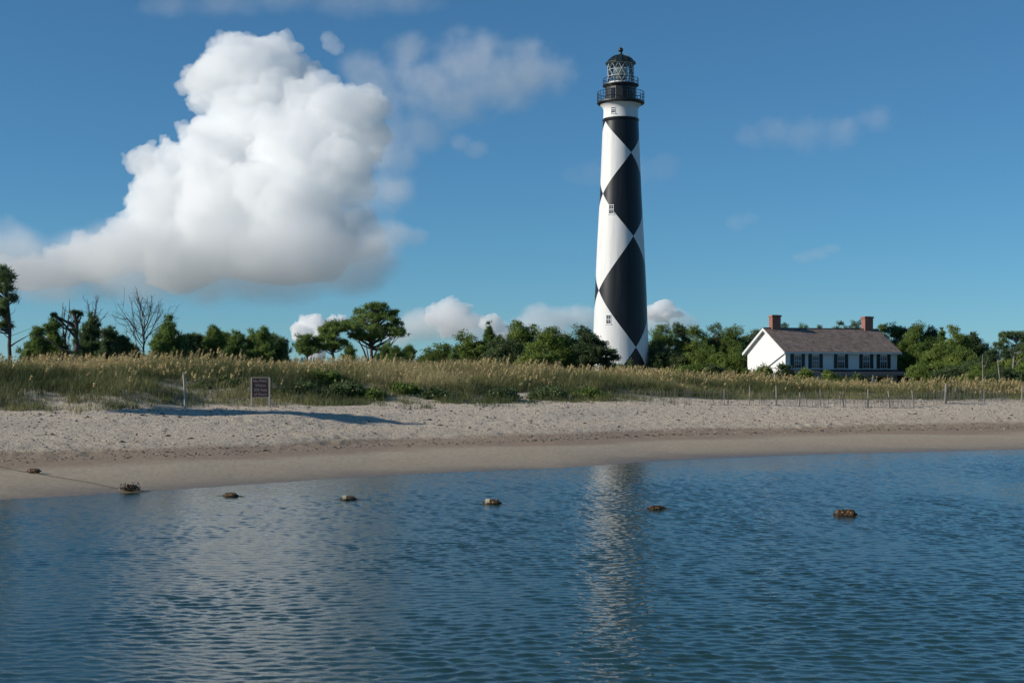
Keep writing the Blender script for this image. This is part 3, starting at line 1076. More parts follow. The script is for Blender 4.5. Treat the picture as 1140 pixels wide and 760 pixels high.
# barge boards and eaves
tp_ = math.tan(pitch)
for xx in (-og - 0.06, HL + og + 0.005):
    for sg in (1, -1):
        tr_ = MB()
        y0, y1 = HW / 2, HW / 2 - sg * (HW / 2 + ov + 0.03)
        z0, z1 = RIDGE + 0.13, RIDGE + 0.13 - (HW / 2 + ov + 0.03) * tp_
        tr_.prism([(y0, z0), (y1, z1), (y1, z1 - 0.36), (y0, z0 - 0.36)] if sg > 0 else [(y0, z0 - 0.36), (y1, z1 - 0.36), (y1, z1), (y0, z0)], 'x', xx, xx + 0.055)
        tr_.build('bargeboard', M['trim'], house)
ev_ = MB()
ze = EAVE - ov * tp_
ev_.box(-og, HL + og, -ov - 0.1, -ov - 0.01, ze - 0.12, ze + 0.10)
ev_.box(-og, HL + og, -ov - 0.008, -0.004, ze - 0.11, ze - 0.07)
ev_.build('eaves_board', M['trim'], house)
ev2 = MB()
ev2.box(-og, HL + og, HW + ov + 0.01, HW + ov + 0.1, ze - 0.12, ze + 0.10)
ev2.build('eaves_board', M['trim'], house)
cb = MB()
for xx in (-0.06, HL - 0.14):
    cb.box(xx, xx + 0.2, -0.06, -0.003, -1, ze - 0.12)
cb.box(0.15, HL - 0.15, -0.05, -0.003, ze - 0.42, ze - 0.12)
cb.build('corner_board', M['trim'], house)
# chimneys on the ridge
for cx in (0.75, HL - 1.35 - 0.6):
    ch = MB()
    ch.box(cx, cx + 1.35, HW / 2 - 0.5, HW / 2 + 0.5, RIDGE - 0.6, RIDGE + 1.72)
    ch.box(cx - 0.09, cx + 1.44, HW / 2 - 0.59, HW / 2 + 0.59, RIDGE + 1.72, RIDGE + 1.98)
    c_o = ch.build('chimney', M['brick'], rf_o)
    MB().box(cx + 0.2, cx + 1.15, HW / 2 - 0.3, HW / 2 + 0.3, RIDGE + 1.982, RIDGE + 2.02).build('flue', M['iron'], c_o)
# upper windows with shutters
W_W, W_H = 1.05, 2.0
WZ0 = pz(409.5, 200) - HZ
for cxp in (386.5, 500.0, 662.0, 822.0, 932.0):
    col = cxp / 5.7 + 820.0
    tcol = (col - 570) / F                         # where the sight line to this column meets the facade
    s_ = (tcol * HYY - HX) / (math.cos(HA) - tcol * math.sin(HA))
    x0, x1, z0, z1 = s_ - W_W / 2, s_ + W_W / 2, WZ0, WZ0 + W_H
    wf = MB()
    for a, b_, c_, d_ in ((x0 - 0.05, x0, z0 - 0.02, z1 + 0.07), (x1, x1 + 0.05, z0 - 0.02, z1 + 0.07), (x0, x1, z1, z1 + 0.07), (x0, x1, (z0 + z1) / 2 - 0.035, (z0 + z1) / 2 + 0.035)):
        wf.box(a, b_, -0.06, 0.02, c_, d_)
    for f_ in (1 / 3, 2 / 3):
        wf.box(x0 + W_W * f_ - 0.014, x0 + W_W * f_ + 0.014, -0.035, 0, z0, (z0 + z1) / 2 - 0.035)
        wf.box(x0 + W_W * f_ - 0.014, x0 + W_W * f_ + 0.014, -0.035, 0, (z0 + z1) / 2 + 0.035, z1)
    for f_ in (0.25, 0.75): wf.box(x0, x1, -0.034, 0, z0 + W_H * f_ - 0.014, z0 + W_H * f_ + 0.014)
    w_o = wf.build('window', M['trim'], house)
    MB().box(x0, x1, -0.02, -0.006, z0, z1).build('pane', M['glass'], w_o)
    MB().box(x0 + 0.02, x1 - 0.02, -0.0235, -0.021, z0 + W_H * 0.36, z1 - 0.01).build('blind', M['blind'], w_o)
    MB().box(x0 - 0.14, x1 + 0.14, -0.13, -0.003, z0 - 0.1, z0 - 0.022).build('sill', M['trim'], w_o)
    for a in (x0 - 0.62, x1 + 0.06):
        sh_ = MB()
        sh_.box(a, a + 0.56, -0.07, -0.01, z0 - 0.05, z1 + 0.1)
        for k in range(14):
            zz = z0 + 0.05 + (W_H - 0.1) * k / 13
            sh_.box(a + 0.07, a + 0.49, -0.085, -0.071, zz, zz + 0.05)
        sh_.build('shutter', M['shutter'], house)
# porch along the front
pr = MB()
PE = pz(416.3, 196) - HZ
PT = pz(411.2, 200) - HZ
pr.prism([(-0.004, PT), (-0.004, PT - 0.15), (-2.5, PE - 0.1), (-2.5, PE + 0.05)], 'x', 0.6, HL + 0.9)
p_o = pr.build('porch_roof', M['dark'], house)
MB().box(0.5, HL + 1.0, -2.66, -2.503, PE - 0.2, PE + 0.13).build('gutter', M['porch'], p_o)
for k in range(7):
    xx = 0.9 + (HL - 0.4) * k / 6
    MB().box(xx - 0.09, xx + 0.09, -2.45, -2.27, -1.0, PE - 0.12).build('porch_post', M['trim'], house)
pfl = MB()
pfl.box(0.4, HL + 1.0, -2.55, -0.01, -0.9, 0.15)
pfl.build('porch_floor', M['porch'], house)
for k in range(5):
    xx = 2.2 + 3.3 * k
    lw = MB()
    lw.box(xx - 0.6, xx + 0.6, -0.05, -0.004, 0.6, 2.5)
    lw.build('lower_window', M['glass'], house)
# downpipe: from the front corner of the gable down to its middle
dp = MB()
dp.tube([(-0.12, -0.45, ze - 0.05), (-0.12, 0.1, EAVE - 0.45), (-0.10, 4.9, EAVE - 2.3), (-0.10, 5.1, EAVE - 2.6), (-0.10, 5.1, -0.8)], 0.055, 8)
dp.build('downpipe', M['dark'], house)


# ------------------------------------------------------------------ trees
def norm(a): return a / (np.linalg.norm(a, axis=-1, keepdims=True) + 1e-9)


def needle_tris(rg, P, OUT, k, L, w, up=0.35):
    n = len(P)
    D = norm(rg.normal(size=(n, k, 3)) + OUT[:, None, :] * 0.75 + np.array([0, 0, up]))
    S = norm(np.cross(D, rg.normal(size=(n, k, 3)))) * (w / 2)
    B = P[:, None, :] + rg.normal(size=(n, k, 3)) * L * 0.12
    ln_ = L * rg.uniform(0.65, 1.15, size=(n, k, 1))
    V = np.stack([B - S, B + S, B + D * ln_], 2).reshape(-1, 3)
    T = np.arange(n * k * 3).reshape(-1, 3)
    return V, T


def leaf_quads(rg, P, OUT, k, size):
    n = len(P)
    C = P[:, None, :] + rg.normal(size=(n, k, 3)) * size * 1.1
    Nn = norm(rg.normal(size=(n, k, 3)) + OUT[:, None, :] * 0.5 + np.array([0, 0, 0.5]))
    A = norm(np.cross(Nn, rg.normal(size=(n, k, 3))))
    B = np.cross(Nn, A)
    s = size * rg.uniform(0.6, 1.2, size=(n, k, 1))
    V = np.stack([C - A * s * 0.9, C - B * s * 0.45, C + A * s * 0.9, C + B * s * 0.45], 2).reshape(-1, 3)
    Q = np.arange(n * k * 4).reshape(-1, 4)
    return V, Q


def crown_mesh(name, rg, lobes, kind, m, parent, dens=1.0, tint=0.5, fine=1.0):
    """Foliage spread in clumps through each lobe (centre, radii): gaps stay open between clumps."""
    P, O, TT = [], [], []
    for c, r in lobes:
        c, r = np.array(c, float), np.array(r, float)
        mr_ = float(np.mean(r))
        ns = max(3, int(16 * dens * (mr_ / 0.8) ** 1.7))
        d = norm(rg.normal(size=(ns, 3)) + np.array([0, 0, 0.12]))
        sub = c + d * r * rg.uniform(0.45, 1.04, size=(ns, 1))
        lt_ = rg.normal(0, 0.10)
        nt_ = 7
        off = rg.normal(size=(ns, nt_, 3)) * np.array([1, 1, 0.6]) * (0.16 * mr_ + 0.08 * fine)
        P.append((sub[:, None, :] + off).reshape(-1, 3))
        O.append(np.repeat(d[:, None, :], nt_, 1).reshape(-1, 3))
        st = np.repeat(rg.normal(0, 0.10, size=(ns, 1)), nt_, 1).ravel()
        TT.append(tint + lt_ + st)
    P, O, TT = np.concatenate(P), np.concatenate(O), np.concatenate(TT)
    if kind == 'pine':
        k_ = 10
        V, Tt = needle_tris(rg, P, O, k_, 0.34 * fine, 0.05)
        return mesh_np(name, V, [Tt], m, parent, attrs={'tint': np.clip(np.repeat(TT, k_ * 3) + rg.normal(0, 0.08, len(V) // 3).repeat(3), 0, 1)})
    k_ = 9
    V, Q = leaf_quads(rg, P, O, k_, 0.12 * fine)
    return mesh_np(name, V, [Q], m, parent, attrs={'tint': np.clip(np.repeat(TT, k_ * 4) + rg.normal(0, 0.09, len(V) // 4).repeat(4), 0, 1)})


def wood(name, tubes, m, parent):
    Vs, Qs, n = [], [], 0
    for pts, rads in tubes:
        V, Q = tube_np(pts, rads, 7 if max(rads) > 0.05 else 5)
        Vs.append(V)
        Qs.append(Q + n)
        n += len(V)
    return mesh_np(name, np.concatenate(Vs), [np.concatenate(Qs)], m, parent, smooth=True)


def limb(rg, a, b, r0, r1, sag=0.08, n=5):
    a, b = np.array(a, float), np.array(b, float)
    L = np.linalg.norm(b - a)
    t = np.linspace(0, 1, n)[:, None]
    p = a + (b - a) * t + np.sin(t * np.pi) * rg.normal(size=3) * L * sag
    return list(p), list(np.linspace(r0, r1, n))


def trunk_curve(rg, h, lean=(0, 0), wob=0.03, n=8):
    t = np.linspace(0, 1, n)
    x = lean[0] * t * h + np.cumsum(rg.normal(0, wob, n)) * h * 0.12
    y = lean[1] * t * h + np.cumsum(rg.normal(0, wob, n)) * h * 0.12
    x -= x[0]
    y -= y[0]
    return np.stack([x, y, t * h], 1)


def finish_tree(root, rg, trunk, r0, lobes, kind, fm, bm, from_=0.25, dens=1.0, tint=0.5, twigs=0, trunk_top=0.25):
    h = trunk[-1, 2]
    tubes = [(list(trunk), list(np.linspace(r0, r0 * trunk_top, len(trunk))))]
    for c, r in lobes:
        c = np.array(c)
        zt = min(max(c[2] - 0.45 * np.linalg.norm(c[:2] - trunk[0, :2]) - 0.2 * r[2], from_ * h), h * 0.97)
        a = np.array([np.interp(zt, trunk[:, 2], trunk[:, i]) for i in range(3)])
        rad = max(0.02, r0 * (1 - zt / h) * 0.55 + 0.015)
        tubes.append(limb(rg, a, c, rad, 0.02))
        for _ in range(2):
            e = c + norm(rg.normal(size=3) + np.array([0, 0, 0.3])) * np.array(r) * 0.8
            tubes.append(limb(rg, (a + c) / 2 if _ else c, e, 0.022, 0.008, 0.1, 4))
    for _ in range(twigs):                     # dead side shoots
        zt = rg.uniform(from_ * 0.6, 0.9) * h
        a = np.array([np.interp(zt, trunk[:, 2], trunk[:, i]) for i in range(3)])
        ang = rg.uniform(0, 6.28)
        tubes.append(limb(rg, a, a + np.array([math.cos(ang), math.sin(ang), rg.uniform(-0.1, 0.4)]) * h * rg.uniform(0.08, 0.2), 0.03, 0.006))
    wood('trunk', tubes, bm, root)
    crown_mesh('crown', rg, lobes, kind, fm, root, dens, tint)
    return root


def conical_lobes(rg, h, w, base=0.18, full=0.95):
    """Whorls of branches, each ending in upturned tufts: a young coastal pine, open between its branches."""
    out = []
    z = base * h
    while z < h * 0.93:
        f_ = (z / h - base) / (1 - base)
        rad = (w / 2 * (1 - f_) ** full) * rg.uniform(0.75, 1.15) + 0.10
        n = 6 if rad > 0.8 else (5 if rad > 0.45 else 3)
        a0 = rg.uniform(0, 6.28)
        for i in range(n):
            if rg.random() < 0.12: continue
            a = a0 + 6.283 * i / n + rg.normal(0, 0.3)
            L = rad * rg.uniform(0.65, 1.15)
            for q in ((0.45, 0.72, 1.0) if rad > 0.7 else (0.6, 1.0)):
                pr_ = rg.uniform(0.17, 0.27) + 0.05 * rad
                out.append(((L * q * math.cos(a) + rg.normal(0, 0.06), L * q * math.sin(a) + rg.normal(0, 0.06), min(z + 0.38 * L * q * q + rg.normal(0, 0.06), h * 0.93 - 0.35 * L)), (pr_, pr_, pr_ * (1.25 if q == 1.0 else 0.8))))
        out.append(((rg.normal(0, 0.05), rg.normal(0, 0.05), z), (0.2, 0.2, 0.25)))
        z += rg.uniform(0.38, 0.6)
    out.append(((0, 0, h - 0.22), (0.08, 0.08, 0.42)))
    out.append(((0.05, 0, h - 0.75), (0.17, 0.17, 0.3)))
    return out


def round_lobes(rg, h, w, base=0.25, n=16, flat=1.0, lump=0.30):
    """Lumpy crown between base*h and h."""
    out = []
    zc, rz = h * (1 + base) / 2, h * (1 - base) / 2
    n, lump = int(n * 2.0), lump * 0.86
    for i in range(n):
        d = norm(rg.normal(size=3) + np.array([0, 0, 0.2]))
        lr = w / 2 * lump * rg.uniform(0.6, 1.25)
        f_ = rg.uniform(0.25, 1.0) ** 0.6
        p = d * np.array([w / 2 - lr * 0.8, w / 2 - lr * 0.8, rz - lr * 0.7]) * f_
        out.append(((p[0], p[1], zc + p[2]), (lr, lr, lr * 0.75 * flat)))
    out.append(((rg.normal(0, 0.1) * w, 0, h - 0.3 * w * lump), (w * 0.16, w * 0.16, w * 0.13)))
    return out


def spot(col, top, D, foot=None):
    x = px(col, D)
    g = float(ground_z(x, D)) - 0.1
    return (x, D, g), pz(top, D) - g


SEED = [100]


def tree(name, kindspec, col, top, width, D, label, group=None, cat='tree', fm='pine', bm='bark', dens=1.0, tint=0.5, base=None, n=16, lump=0.3, r0=None, lean=(0, 0), flat=1.0, twigs=0):
    SEED[0] += 1
    rg = np.random.default_rng(SEED[0])
    loc, h = spot(col, top, D)
    w = width / F * D * ((1.3 if kindspec != 'cone' else 1.08) if cat == 'tree' else 1.0)
    root = tag(empty(name, loc), label, cat, group)
    tk = trunk_curve(rg, h * (0.97 if kindspec == 'cone' else 0.82), lean)
    if kindspec == 'cone':
        lobes = conical_lobes(rg, h, w, 0.15 if base is None else base)
        for i, (c, r) in enumerate(lobes):
            if c[2] > h: continue
            o_ = [np.interp(c[2], tk[:, 2], tk[:, k_]) for k_ in (0, 1)]
            lobes[i] = ((c[0] + o_[0], c[1] + o_[1], c[2]), r)
    else:
        lobes = round_lobes(rg, h, w, 0.2 if base is None else base, n, flat, lump)
        o_ = tk[-1, :2]
        lobes = [((c[0] + o_[0] * c[2] / h, c[1] + o_[1] * c[2] / h, c[2]), r) for c, r in lobes]
    kind = 'pine' if fm in ('pine', 'darkpine', 'dry') else 'leaf'
    finish_tree(root, rg, tk, r0 or (0.03 + 0.018 * h), lobes, kind, M[fm], M[bm], 0.2, dens, tint, twigs)
    return root


def dead_tree(col, top, width, D, label, name='dead_tree', lean=0.0, n_br=9, group=None, r0=None, start=0.45):
    SEED[0] += 1
    rg = np.random.default_rng(SEED[0])
    loc, h = spot(col, top, D)
    w = width / F * D
    root = tag(empty(name, loc), label, 'tree', group)
    th = 0.62 * h
    tk = trunk_curve(rg, th, (lean, 0), 0.05)
    r0 = r0 or 0.03 + 0.016 * h
    main = [(list(tk), list(np.linspace(r0, r0 * 0.35, len(tk))))]
    br = []
    for i in range(n_br):
        f_ = (i + 0.5) / n_br
        zt = (start + (1.0 - start) * (1 - f_)) * th
        a = np.array([np.interp(zt, tk[:, 2], tk[:, k_]) for k_ in range(3)])
        ang = i * 2.4 + rg.normal(0, 0.3)
        phi = R(8 + 74 * f_)
        e = np.array([tk[-1, 0] + math.cos(ang) * w / 2 * math.sin(phi) * 1.05, math.sin(ang) * w / 2 * math.sin(phi), h * (0.52 + 0.48 * math.cos(phi))])
        pts, rads = limb(rg, a, e, r0 * 0.5 * (1 - 0.4 * f_), 0.014, 0.07, 7)
        for q_ in range(7): pts[q_] = pts[q_] - np.array([0, 0, math.sin(q_ / 6 * math.pi) * 0.05 * h])
        br.append((pts, rads))
        for _ in range(7):                    # forks
            k_ = rg.integers(2, 6)
            p0 = np.array(pts[k_])
            dd = norm(np.array(pts[-1]) - np.array(pts[0]))
            q = p0 + norm(dd + rg.normal(0, 0.55, 3) + np.array([0, 0, 0.25])) * w * rg.uniform(0.13, 0.32)
            tp2, tr2 = limb(rg, p0, q, rads[k_] * 0.6, 0.009, 0.1, 5)
            br.append((tp2, tr2))
            for _ in range(3):
                k2 = rg.integers(1, 4)
                q2 = np.array(tp2[k2]) + norm(dd + rg.normal(0, 0.7, 3)) * w * rg.uniform(0.05, 0.14)
                br.append(limb(rg, tp2[k2], q2, 0.009, 0.006, 0.1, 3))
    wood('trunk', main, M['deadwood'], root)
    wood('branches', br, M['deadwood'], root)
    return root


def custom_pine(name, col, top, D, label, lobes_px, trunk_px, r0, fm='pine', bm='bark', dens=1.0, tint=0.5, extra=(), group=None, depth=0.8, seed=None, kind='pine', fine=1.0):
    """A tree with its own habit. lobes_px: (column, row, half width, half height[, depth]) ; trunk_px: (column, row) from the foot up;
    extra: bare limbs as lists of (column, row) with a start radius. Sizes are turned into metres at the tree's distance."""
    SEED[0] += 1
    rg = np.random.default_rng(seed or SEED[0])
    x = px(col, D)
    g = float(ground_z(x, D)) - 0.1
    root = tag(empty(name, (x, D, g)), label, 'tree', group)
    s = D / F
    cv = lambda c, r, dy=0.0: np.array([(c - col) * s, dy, pz(r, D) - g])
    tk = np.array([cv(c, r) for c, r in trunk_px])
    tk[0, 2] = 0
    t0 = np.linspace(0, 1, len(tk))
    t1 = np.linspace(0, 1, 9)
    tk = np.stack([np.interp(t1, t0, tk[:, i]) for i in range(3)], 1)
    tk[1:-1, 0] += rg.normal(0, 0.035, 7)
    lobes = []
    for lb in lobes_px:
        c, r, hw, hh = lb[:4]
        dy = lb[4] if len(lb) > 4 else rg.uniform(-1, 1) * depth
        n = max(1, int(round(hw / max(hh, 1) * 1.2)))
        for i in range(n * 2):
            off = ((i // 2 + 0.5) / n - 0.5) * 2 * (hw - hh * 0.6) if n > 1 else rg.normal(0, 0.2) * hw
            rr_ = hh * s * rg.uniform(0.75, 1.1) if n > 1 else min(hw, hh) * s * 0.8
            lobes.append((tuple(cv(c + off, r + rg.normal(0, 0.15) * hh, dy + (i % 2 - 0.5) * hw * s * 0.9)), (rr_ * 1.25, rr_ * 1.25, rr_ * 0.8)))
    ex = []
    for pts, r_ in extra:
        q = [cv(*p) for p in pts]
        ex.append((q, list(np.linspace(r_, r_ * 0.25, len(q)))))
    tubes = [(list(tk), list(np.linspace(r0, r0 * 0.35, len(tk))))] + ex
    h = tk[-1, 2]
    for c, r in lobes:
        c = np.array(c)
        zt = min(max(c[2] - 0.5 * abs(c[0] - np.interp(c[2], tk[:, 2], tk[:, 0])) - 0.3, 0.3 * h), h * 0.97)
        a = np.array([np.interp(zt, tk[:, 2], tk[:, i]) for i in range(3)])
        tubes.append(limb(rg, a, c, max(0.025, r0 * 0.4), 0.015, 0.1, 6))
        e = c + norm(rg.normal(size=3)) * np.array(r) * 0.8
        tubes.append(limb(rg, c, e, 0.016, 0.008, 0.1, 3))
    wood('trunk', tubes, M[bm], root)
    if lobes: crown_mesh('crown', rg, lobes, kind, M[fm], root, dens, tint, fine)
    return root


# --- left: tall pine at the edge of the dune, dead and living pines on the crest
custom_pine('pine_tree', 11, 295, 98, 'tall open pine at the far left edge with bare dead limbs pointing right',
            [(4, 302, 9, 5), (10, 311, 8, 5), (-6, 312, 10, 6), (2, 322, 13, 6), (14, 329, 6, 5), (-8, 335, 12, 7), (8, 338, 8, 4), (0, 349, 6, 4), (3, 361, 5, 4), (-12, 355, 9, 6), (-14, 322, 10, 7)],
            [(12, 412), (12, 395), (11, 375), (10, 355), (9, 335), (6, 315), (4, 300)], 0.15, 'darkpine', 'deadwood', dens=0.6, tint=0.6,
            extra=[([(11, 386), (18, 381), (27, 376), (34, 372)], 0.06), ([(11, 378), (3, 370), (-4, 366)], 0.04), ([(11, 374), (20, 371), (33, 366), (39, 362)], 0.02), ([(10, 352), (16, 347), (18, 342)], 0.02)])
tree('pine_tree', 'cone', 42, 366, 40, 101, 'bright green bushy pine left of the vine covered snag', 'pines on the dune crest', fm='pine', tint=0.6, base=0.05, dens=1.2)
tree('pine_tree', 'cone', 60, 357, 40, 104, 'green pine directly behind the reaching arm of the snag', 'pines on the dune crest', fm='pine', tint=0.55, base=0.05, dens=1.2)
tree('pine_tree', 'cone', 101, 351, 42, 103, 'dark pine close against the right side of the snag', 'pines on the dune crest', fm='darkpine', tint=0.5, base=0.05, dens=1.3)
tree('pine_tree', 'cone', 121, 365, 24, 101, 'small dark pine right of the dead bare crown', 'pines on the dune crest', fm='darkpine', base=0.05, dens=1.3)
tree('pine_tree', 'cone', 134, 374, 16, 100, 'smallest dark pine at the end of the left clump', 'pines on the dune crest', fm='darkpine', base=0.05, dens=1.2)
tree('pine_tree', 'cone', 143, 380, 12, 102, 'tiny pine sapling left of the dead forked tree', 'pines on the dune crest', fm='pine', base=0.1)
custom_pine('snag', 85, 344, 98, 'thick dark vine covered snag with one arm reaching up left',
            [(83, 347, 3, 2, 0.0), (89, 349, 3, 2, 0.1), (85, 358, 2.5, 2.5, 0.0), (84, 368, 2.5, 3, -0.1), (60, 350, 2.5, 2, 0.0), (66, 355, 2, 1.8, 0.0), (86, 380, 3, 3, -0.1), (85, 392, 4, 4, -0.1)],
            [(86, 410), (85, 395), (85, 375), (85, 360), (84, 347)], 0.24, 'oak', 'deadwood', dens=1.6, tint=0.3, kind='leaf', fine=0.45,
            extra=[([(84, 375), (76, 366), (68, 357), (60, 350)], 0.11), ([(84, 393), (68, 388), (52, 377), (38, 371)], 0.075), ([(84, 362), (90, 354), (91, 349)], 0.09)])
dead_tree(74, 332, 36, 105, 'fine twigged dead tree rising behind the left of the snag', n_br=7, lean=-0.02)
dead_tree(104, 327, 46, 106, 'leafless dead crown rising above the dark pine right of the snag', n_br=6, start=0.5)
dead_tree(161, 328, 92, 100, 'lone bare dead tree with a spreading forked crown', n_br=11, start=0.5, r0=0.10, lean=-0.02)
tree('young_pine', 'cone', 188, 356, 36, 98, 'airy young pine with open whorls beside the bare dead tree', 'young pines on the dune crest', dens=0.8, tint=0.6, base=0.1)
tree('young_pine', 'cone', 176, 384, 16, 97, 'low pine seedling between the bare tree and the airy pine', 'young pines on the dune crest', dens=0.9, base=0.05)
row = [(209, 372, 20, 100, 'darkpine', 'dark pine first in the row right of the airy pine'), (219, 373, 16, 103, 'darkpine', 'slim dark pine second in the row right of the airy pine'),
       (239, 362, 24, 101, 'pine', 'tallest pine of the crest row with a round tufted tip'), (250, 371, 18, 103, 'pine', 'pine just right of the tallest in the crest row'),
       (263, 371, 24, 100, 'pine', 'broad green pine behind and left of the brown sign'), (279, 371, 26, 102, 'pine', 'green pine above the left post of the brown sign'),
       (294, 367, 24, 100, 'pine', 'pointed green pine above the right edge of the brown sign'), (304, 372, 20, 103, 'darkpine', 'dark pine right of the pointed one above the sign'),
       (314, 379, 18, 101, 'darkpine', 'low dark pine ending the crest row'), (200, 381, 16, 98, 'darkpine', 'low dark pine at the left end of the crest row')]
for c_, t_, w_, d_, f_, lab in row:
    tree('young_pine', 'cone', c_, t_, w_ * 1.15, d_, lab, 'young pines on the dune crest', fm=f_, base=0.05, dens=1.1, tint=0.6)
for k_, (c_, t_, w_, d_) in enumerate([(228, 381, 26, 107), (270, 383, 26, 108), (290, 382, 24, 108), (150, 389, 22, 107), (247, 385, 20, 106)]):
    tree('young_pine', 'cone', c_, t_, w_, d_, ['low green pine filling the gap left of the tallest crest pine', 'low pine in the second rank behind the sign', 'low pine behind the pointed one above the sign',
                                                'low bush of pine at the foot of the bare dead tree', 'low pine in the second rank right of the tallest'][k_], 'young pines on the dune crest', fm='pine', base=0.02, dens=1.2, tint=0.42)
# the round pines and the umbrella pine
custom_pine('pine_tree', 342, 371, 118, 'small round headed pine left of the umbrella pine', [(342, 377, 10, 5), (336, 384, 8, 5), (349, 384, 9, 5), (342, 391, 13, 5)], [(343, 412), (342, 395), (342, 380)], 0.12, tint=0.5, dens=1.2)
custom_pine('pine_tree', 368, 357, 120, 'leaning open pine with tufted pads just left of the umbrella pine',
            [(371, 361, 8, 4), (362, 366, 7, 4), (378, 368, 7, 4), (367, 374, 11, 5), (358, 378, 6, 4), (380, 381, 9, 4), (368, 386, 12, 4)], [(372, 412), (371, 395), (369, 378), (370, 364)], 0.14, tint=0.55, dens=1.1)
custom_pine('umbrella_pine', 413, 338, 122, 'broad umbrella shaped pine standing clear above the grass',
            [(418, 342, 14, 4), (404, 348, 14, 5), (430, 349, 15, 5), (418, 354, 22, 5), (396, 357, 10, 5), (440, 359, 10, 5), (428, 365, 18, 5), (410, 366, 18, 5), (392, 366, 11, 5), (436, 371, 14, 5), (416, 374, 14, 4), (399, 374, 10, 4), (385, 360, 6, 4), (446, 369, 6, 4)],
            [(413, 412), (413, 395), (414, 378), (416, 360), (418, 346)], 0.17, tint=0.5, dens=0.62, depth=2.2,
            extra=[([(411, 408), (405, 390), (398, 376), (393, 364)], 0.10), ([(414, 404), (420, 388), (428, 374), (436, 364)], 0.10), ([(412, 410), (409, 392), (406, 374), (404, 356)], 0.07), ([(413, 398), (425, 392), (434, 380), (440, 370)], 0.05)])
for c_, t_, w_, d_, lab in [(430, 383, 20, 116, 'low pine at the right foot of the umbrella pine'), (442, 386, 18, 112, 'low spiky pine between the umbrella pine and the grass gap'),
                            (456, 388, 18, 116, 'second low spiky pine right of the umbrella pine'), (388, 384, 22, 126, 'low pine under the left edge of the umbrella pine')]:
    tree('young_pine', 'cone', c_, t_, w_, d_, lab, 'low pines near the umbrella pine', fm='pine', base=0.02, dens=1.1, tint=0.5)
# thicket left of the tower
thick = [(485, 384, 34, 140, 'myrtle', 'round', 'low rounded green bush tree standing alone left of the thicket'), (505, 389, 16, 138, 'pine', 'cone', 'small cone shaped pine left of the thicket'),
         (528, 371, 40, 150, 'myrtle', 'round', 'yellow green tree at the left end of the thicket'), (545, 361, 16, 152, 'pine', 'cone', 'narrow pointed pine spiking above the left of the thicket'),
         (556, 376, 30, 148, 'oak', 'round', 'dark green tree behind the narrow pointed pine'), (583, 360, 44, 156, 'myrtle', 'round', 'tallest round topped tree in the middle of the thicket'),
         (570, 378, 36, 146, 'oak', 'round', 'darker low tree in front of the tallest round one'), (614, 365, 44, 152, 'myrtle', 'round', 'broad sunlit green tree right of the tallest in the thicket'),
         (634, 372, 30, 158, 'oak', 'round', 'dark tree between the sunlit one and the tower'), (651, 365, 30, 160, 'oak', 'round', 'dark crowned tree overlapping the left edge of the tower'),
         (600, 384, 40, 142, 'myrtle', 'round', 'low bright green shrub tree at the front of the thicket')]
for c_, t_, w_, d_, f_, kd, lab in thick:
    tree('thicket_tree', kd, c_, t_, w_ * 1.08, d_, lab, 'thicket left of the tower', fm=f_, base=0.05, n=24, lump=0.34, dens=1.1, tint=0.55 if f_ == 'myrtle' else 0.5)
custom_pine('oak_tree', 668, 377, 150, 'dark wind shaped oak leaning right across the base of the tower',
            [(655, 378, 10, 5), (667, 383, 9, 4), (650, 388, 10, 6), (664, 392, 11, 5), (678, 391, 7, 3.5), (684, 398, 6, 3), (656, 400, 12, 6), (672, 402, 8, 4)],
            [(655, 416), (656, 402), (659, 390), (662, 380)], 0.13, 'oak', 'deadwood', dens=1.0, tint=0.35, kind='leaf',
            extra=[([(657, 404), (668, 396), (678, 392), (687, 390)], 0.05)])
for c_, t_, w_, d_, lab in [(676, 399, 26, 160, 'rounded dark bush at the foot of the leaning oak'), (700, 402, 22, 170, 'low dark bush in front of the lowest black diamond'), (712, 408, 20, 150, 'small bright bush in front of the tower base'), (688, 406, 18, 145, 'small green bush left of the lowest black diamond')]:
    tree('bush', 'round', c_, t_, w_, d_, lab, 'bushes at the tower base', 'bush', fm='oak' if 'dark' in lab else 'myrtle', base=0.0, n=12, lump=0.4, dens=1.1, tint=0.45)
# wood between tower and house
mid = [(735, 362, 34, 236, 'myrtle', 'sunlit tree touching the right edge of the tower'), (755, 361, 34, 240, 'oak', 'second tree right of the tower with a dark crown'), (776, 364, 34, 236, 'myrtle', 'third tree right of the tower with a lumpy green crown'),
       (797, 362, 34, 242, 'oak', 'dark tree halfway between the tower and the house'), (817, 364, 36, 238, 'myrtle', 'green tree just left of the white gable'), (838, 368, 34, 246, 'oak', 'dark tree rising behind the left rake of the house'),
       (745, 382, 44, 222, 'oak', 'low dark tree in front of the wood by the tower'), (783, 386, 46, 220, 'myrtle', 'low green tree in front of the wood midway to the house'), (815, 388, 40, 216, 'myrtle', 'low green tree beside the foot of the gable wall')]
for c_, t_, w_, d_, f_, lab in mid:
    tree('wood_tree', 'round', c_, t_, w_ * 1.15, d_, lab, 'wood between tower and house', fm=f_, base=0.02, n=22, lump=0.32, dens=0.8, tint=0.52)
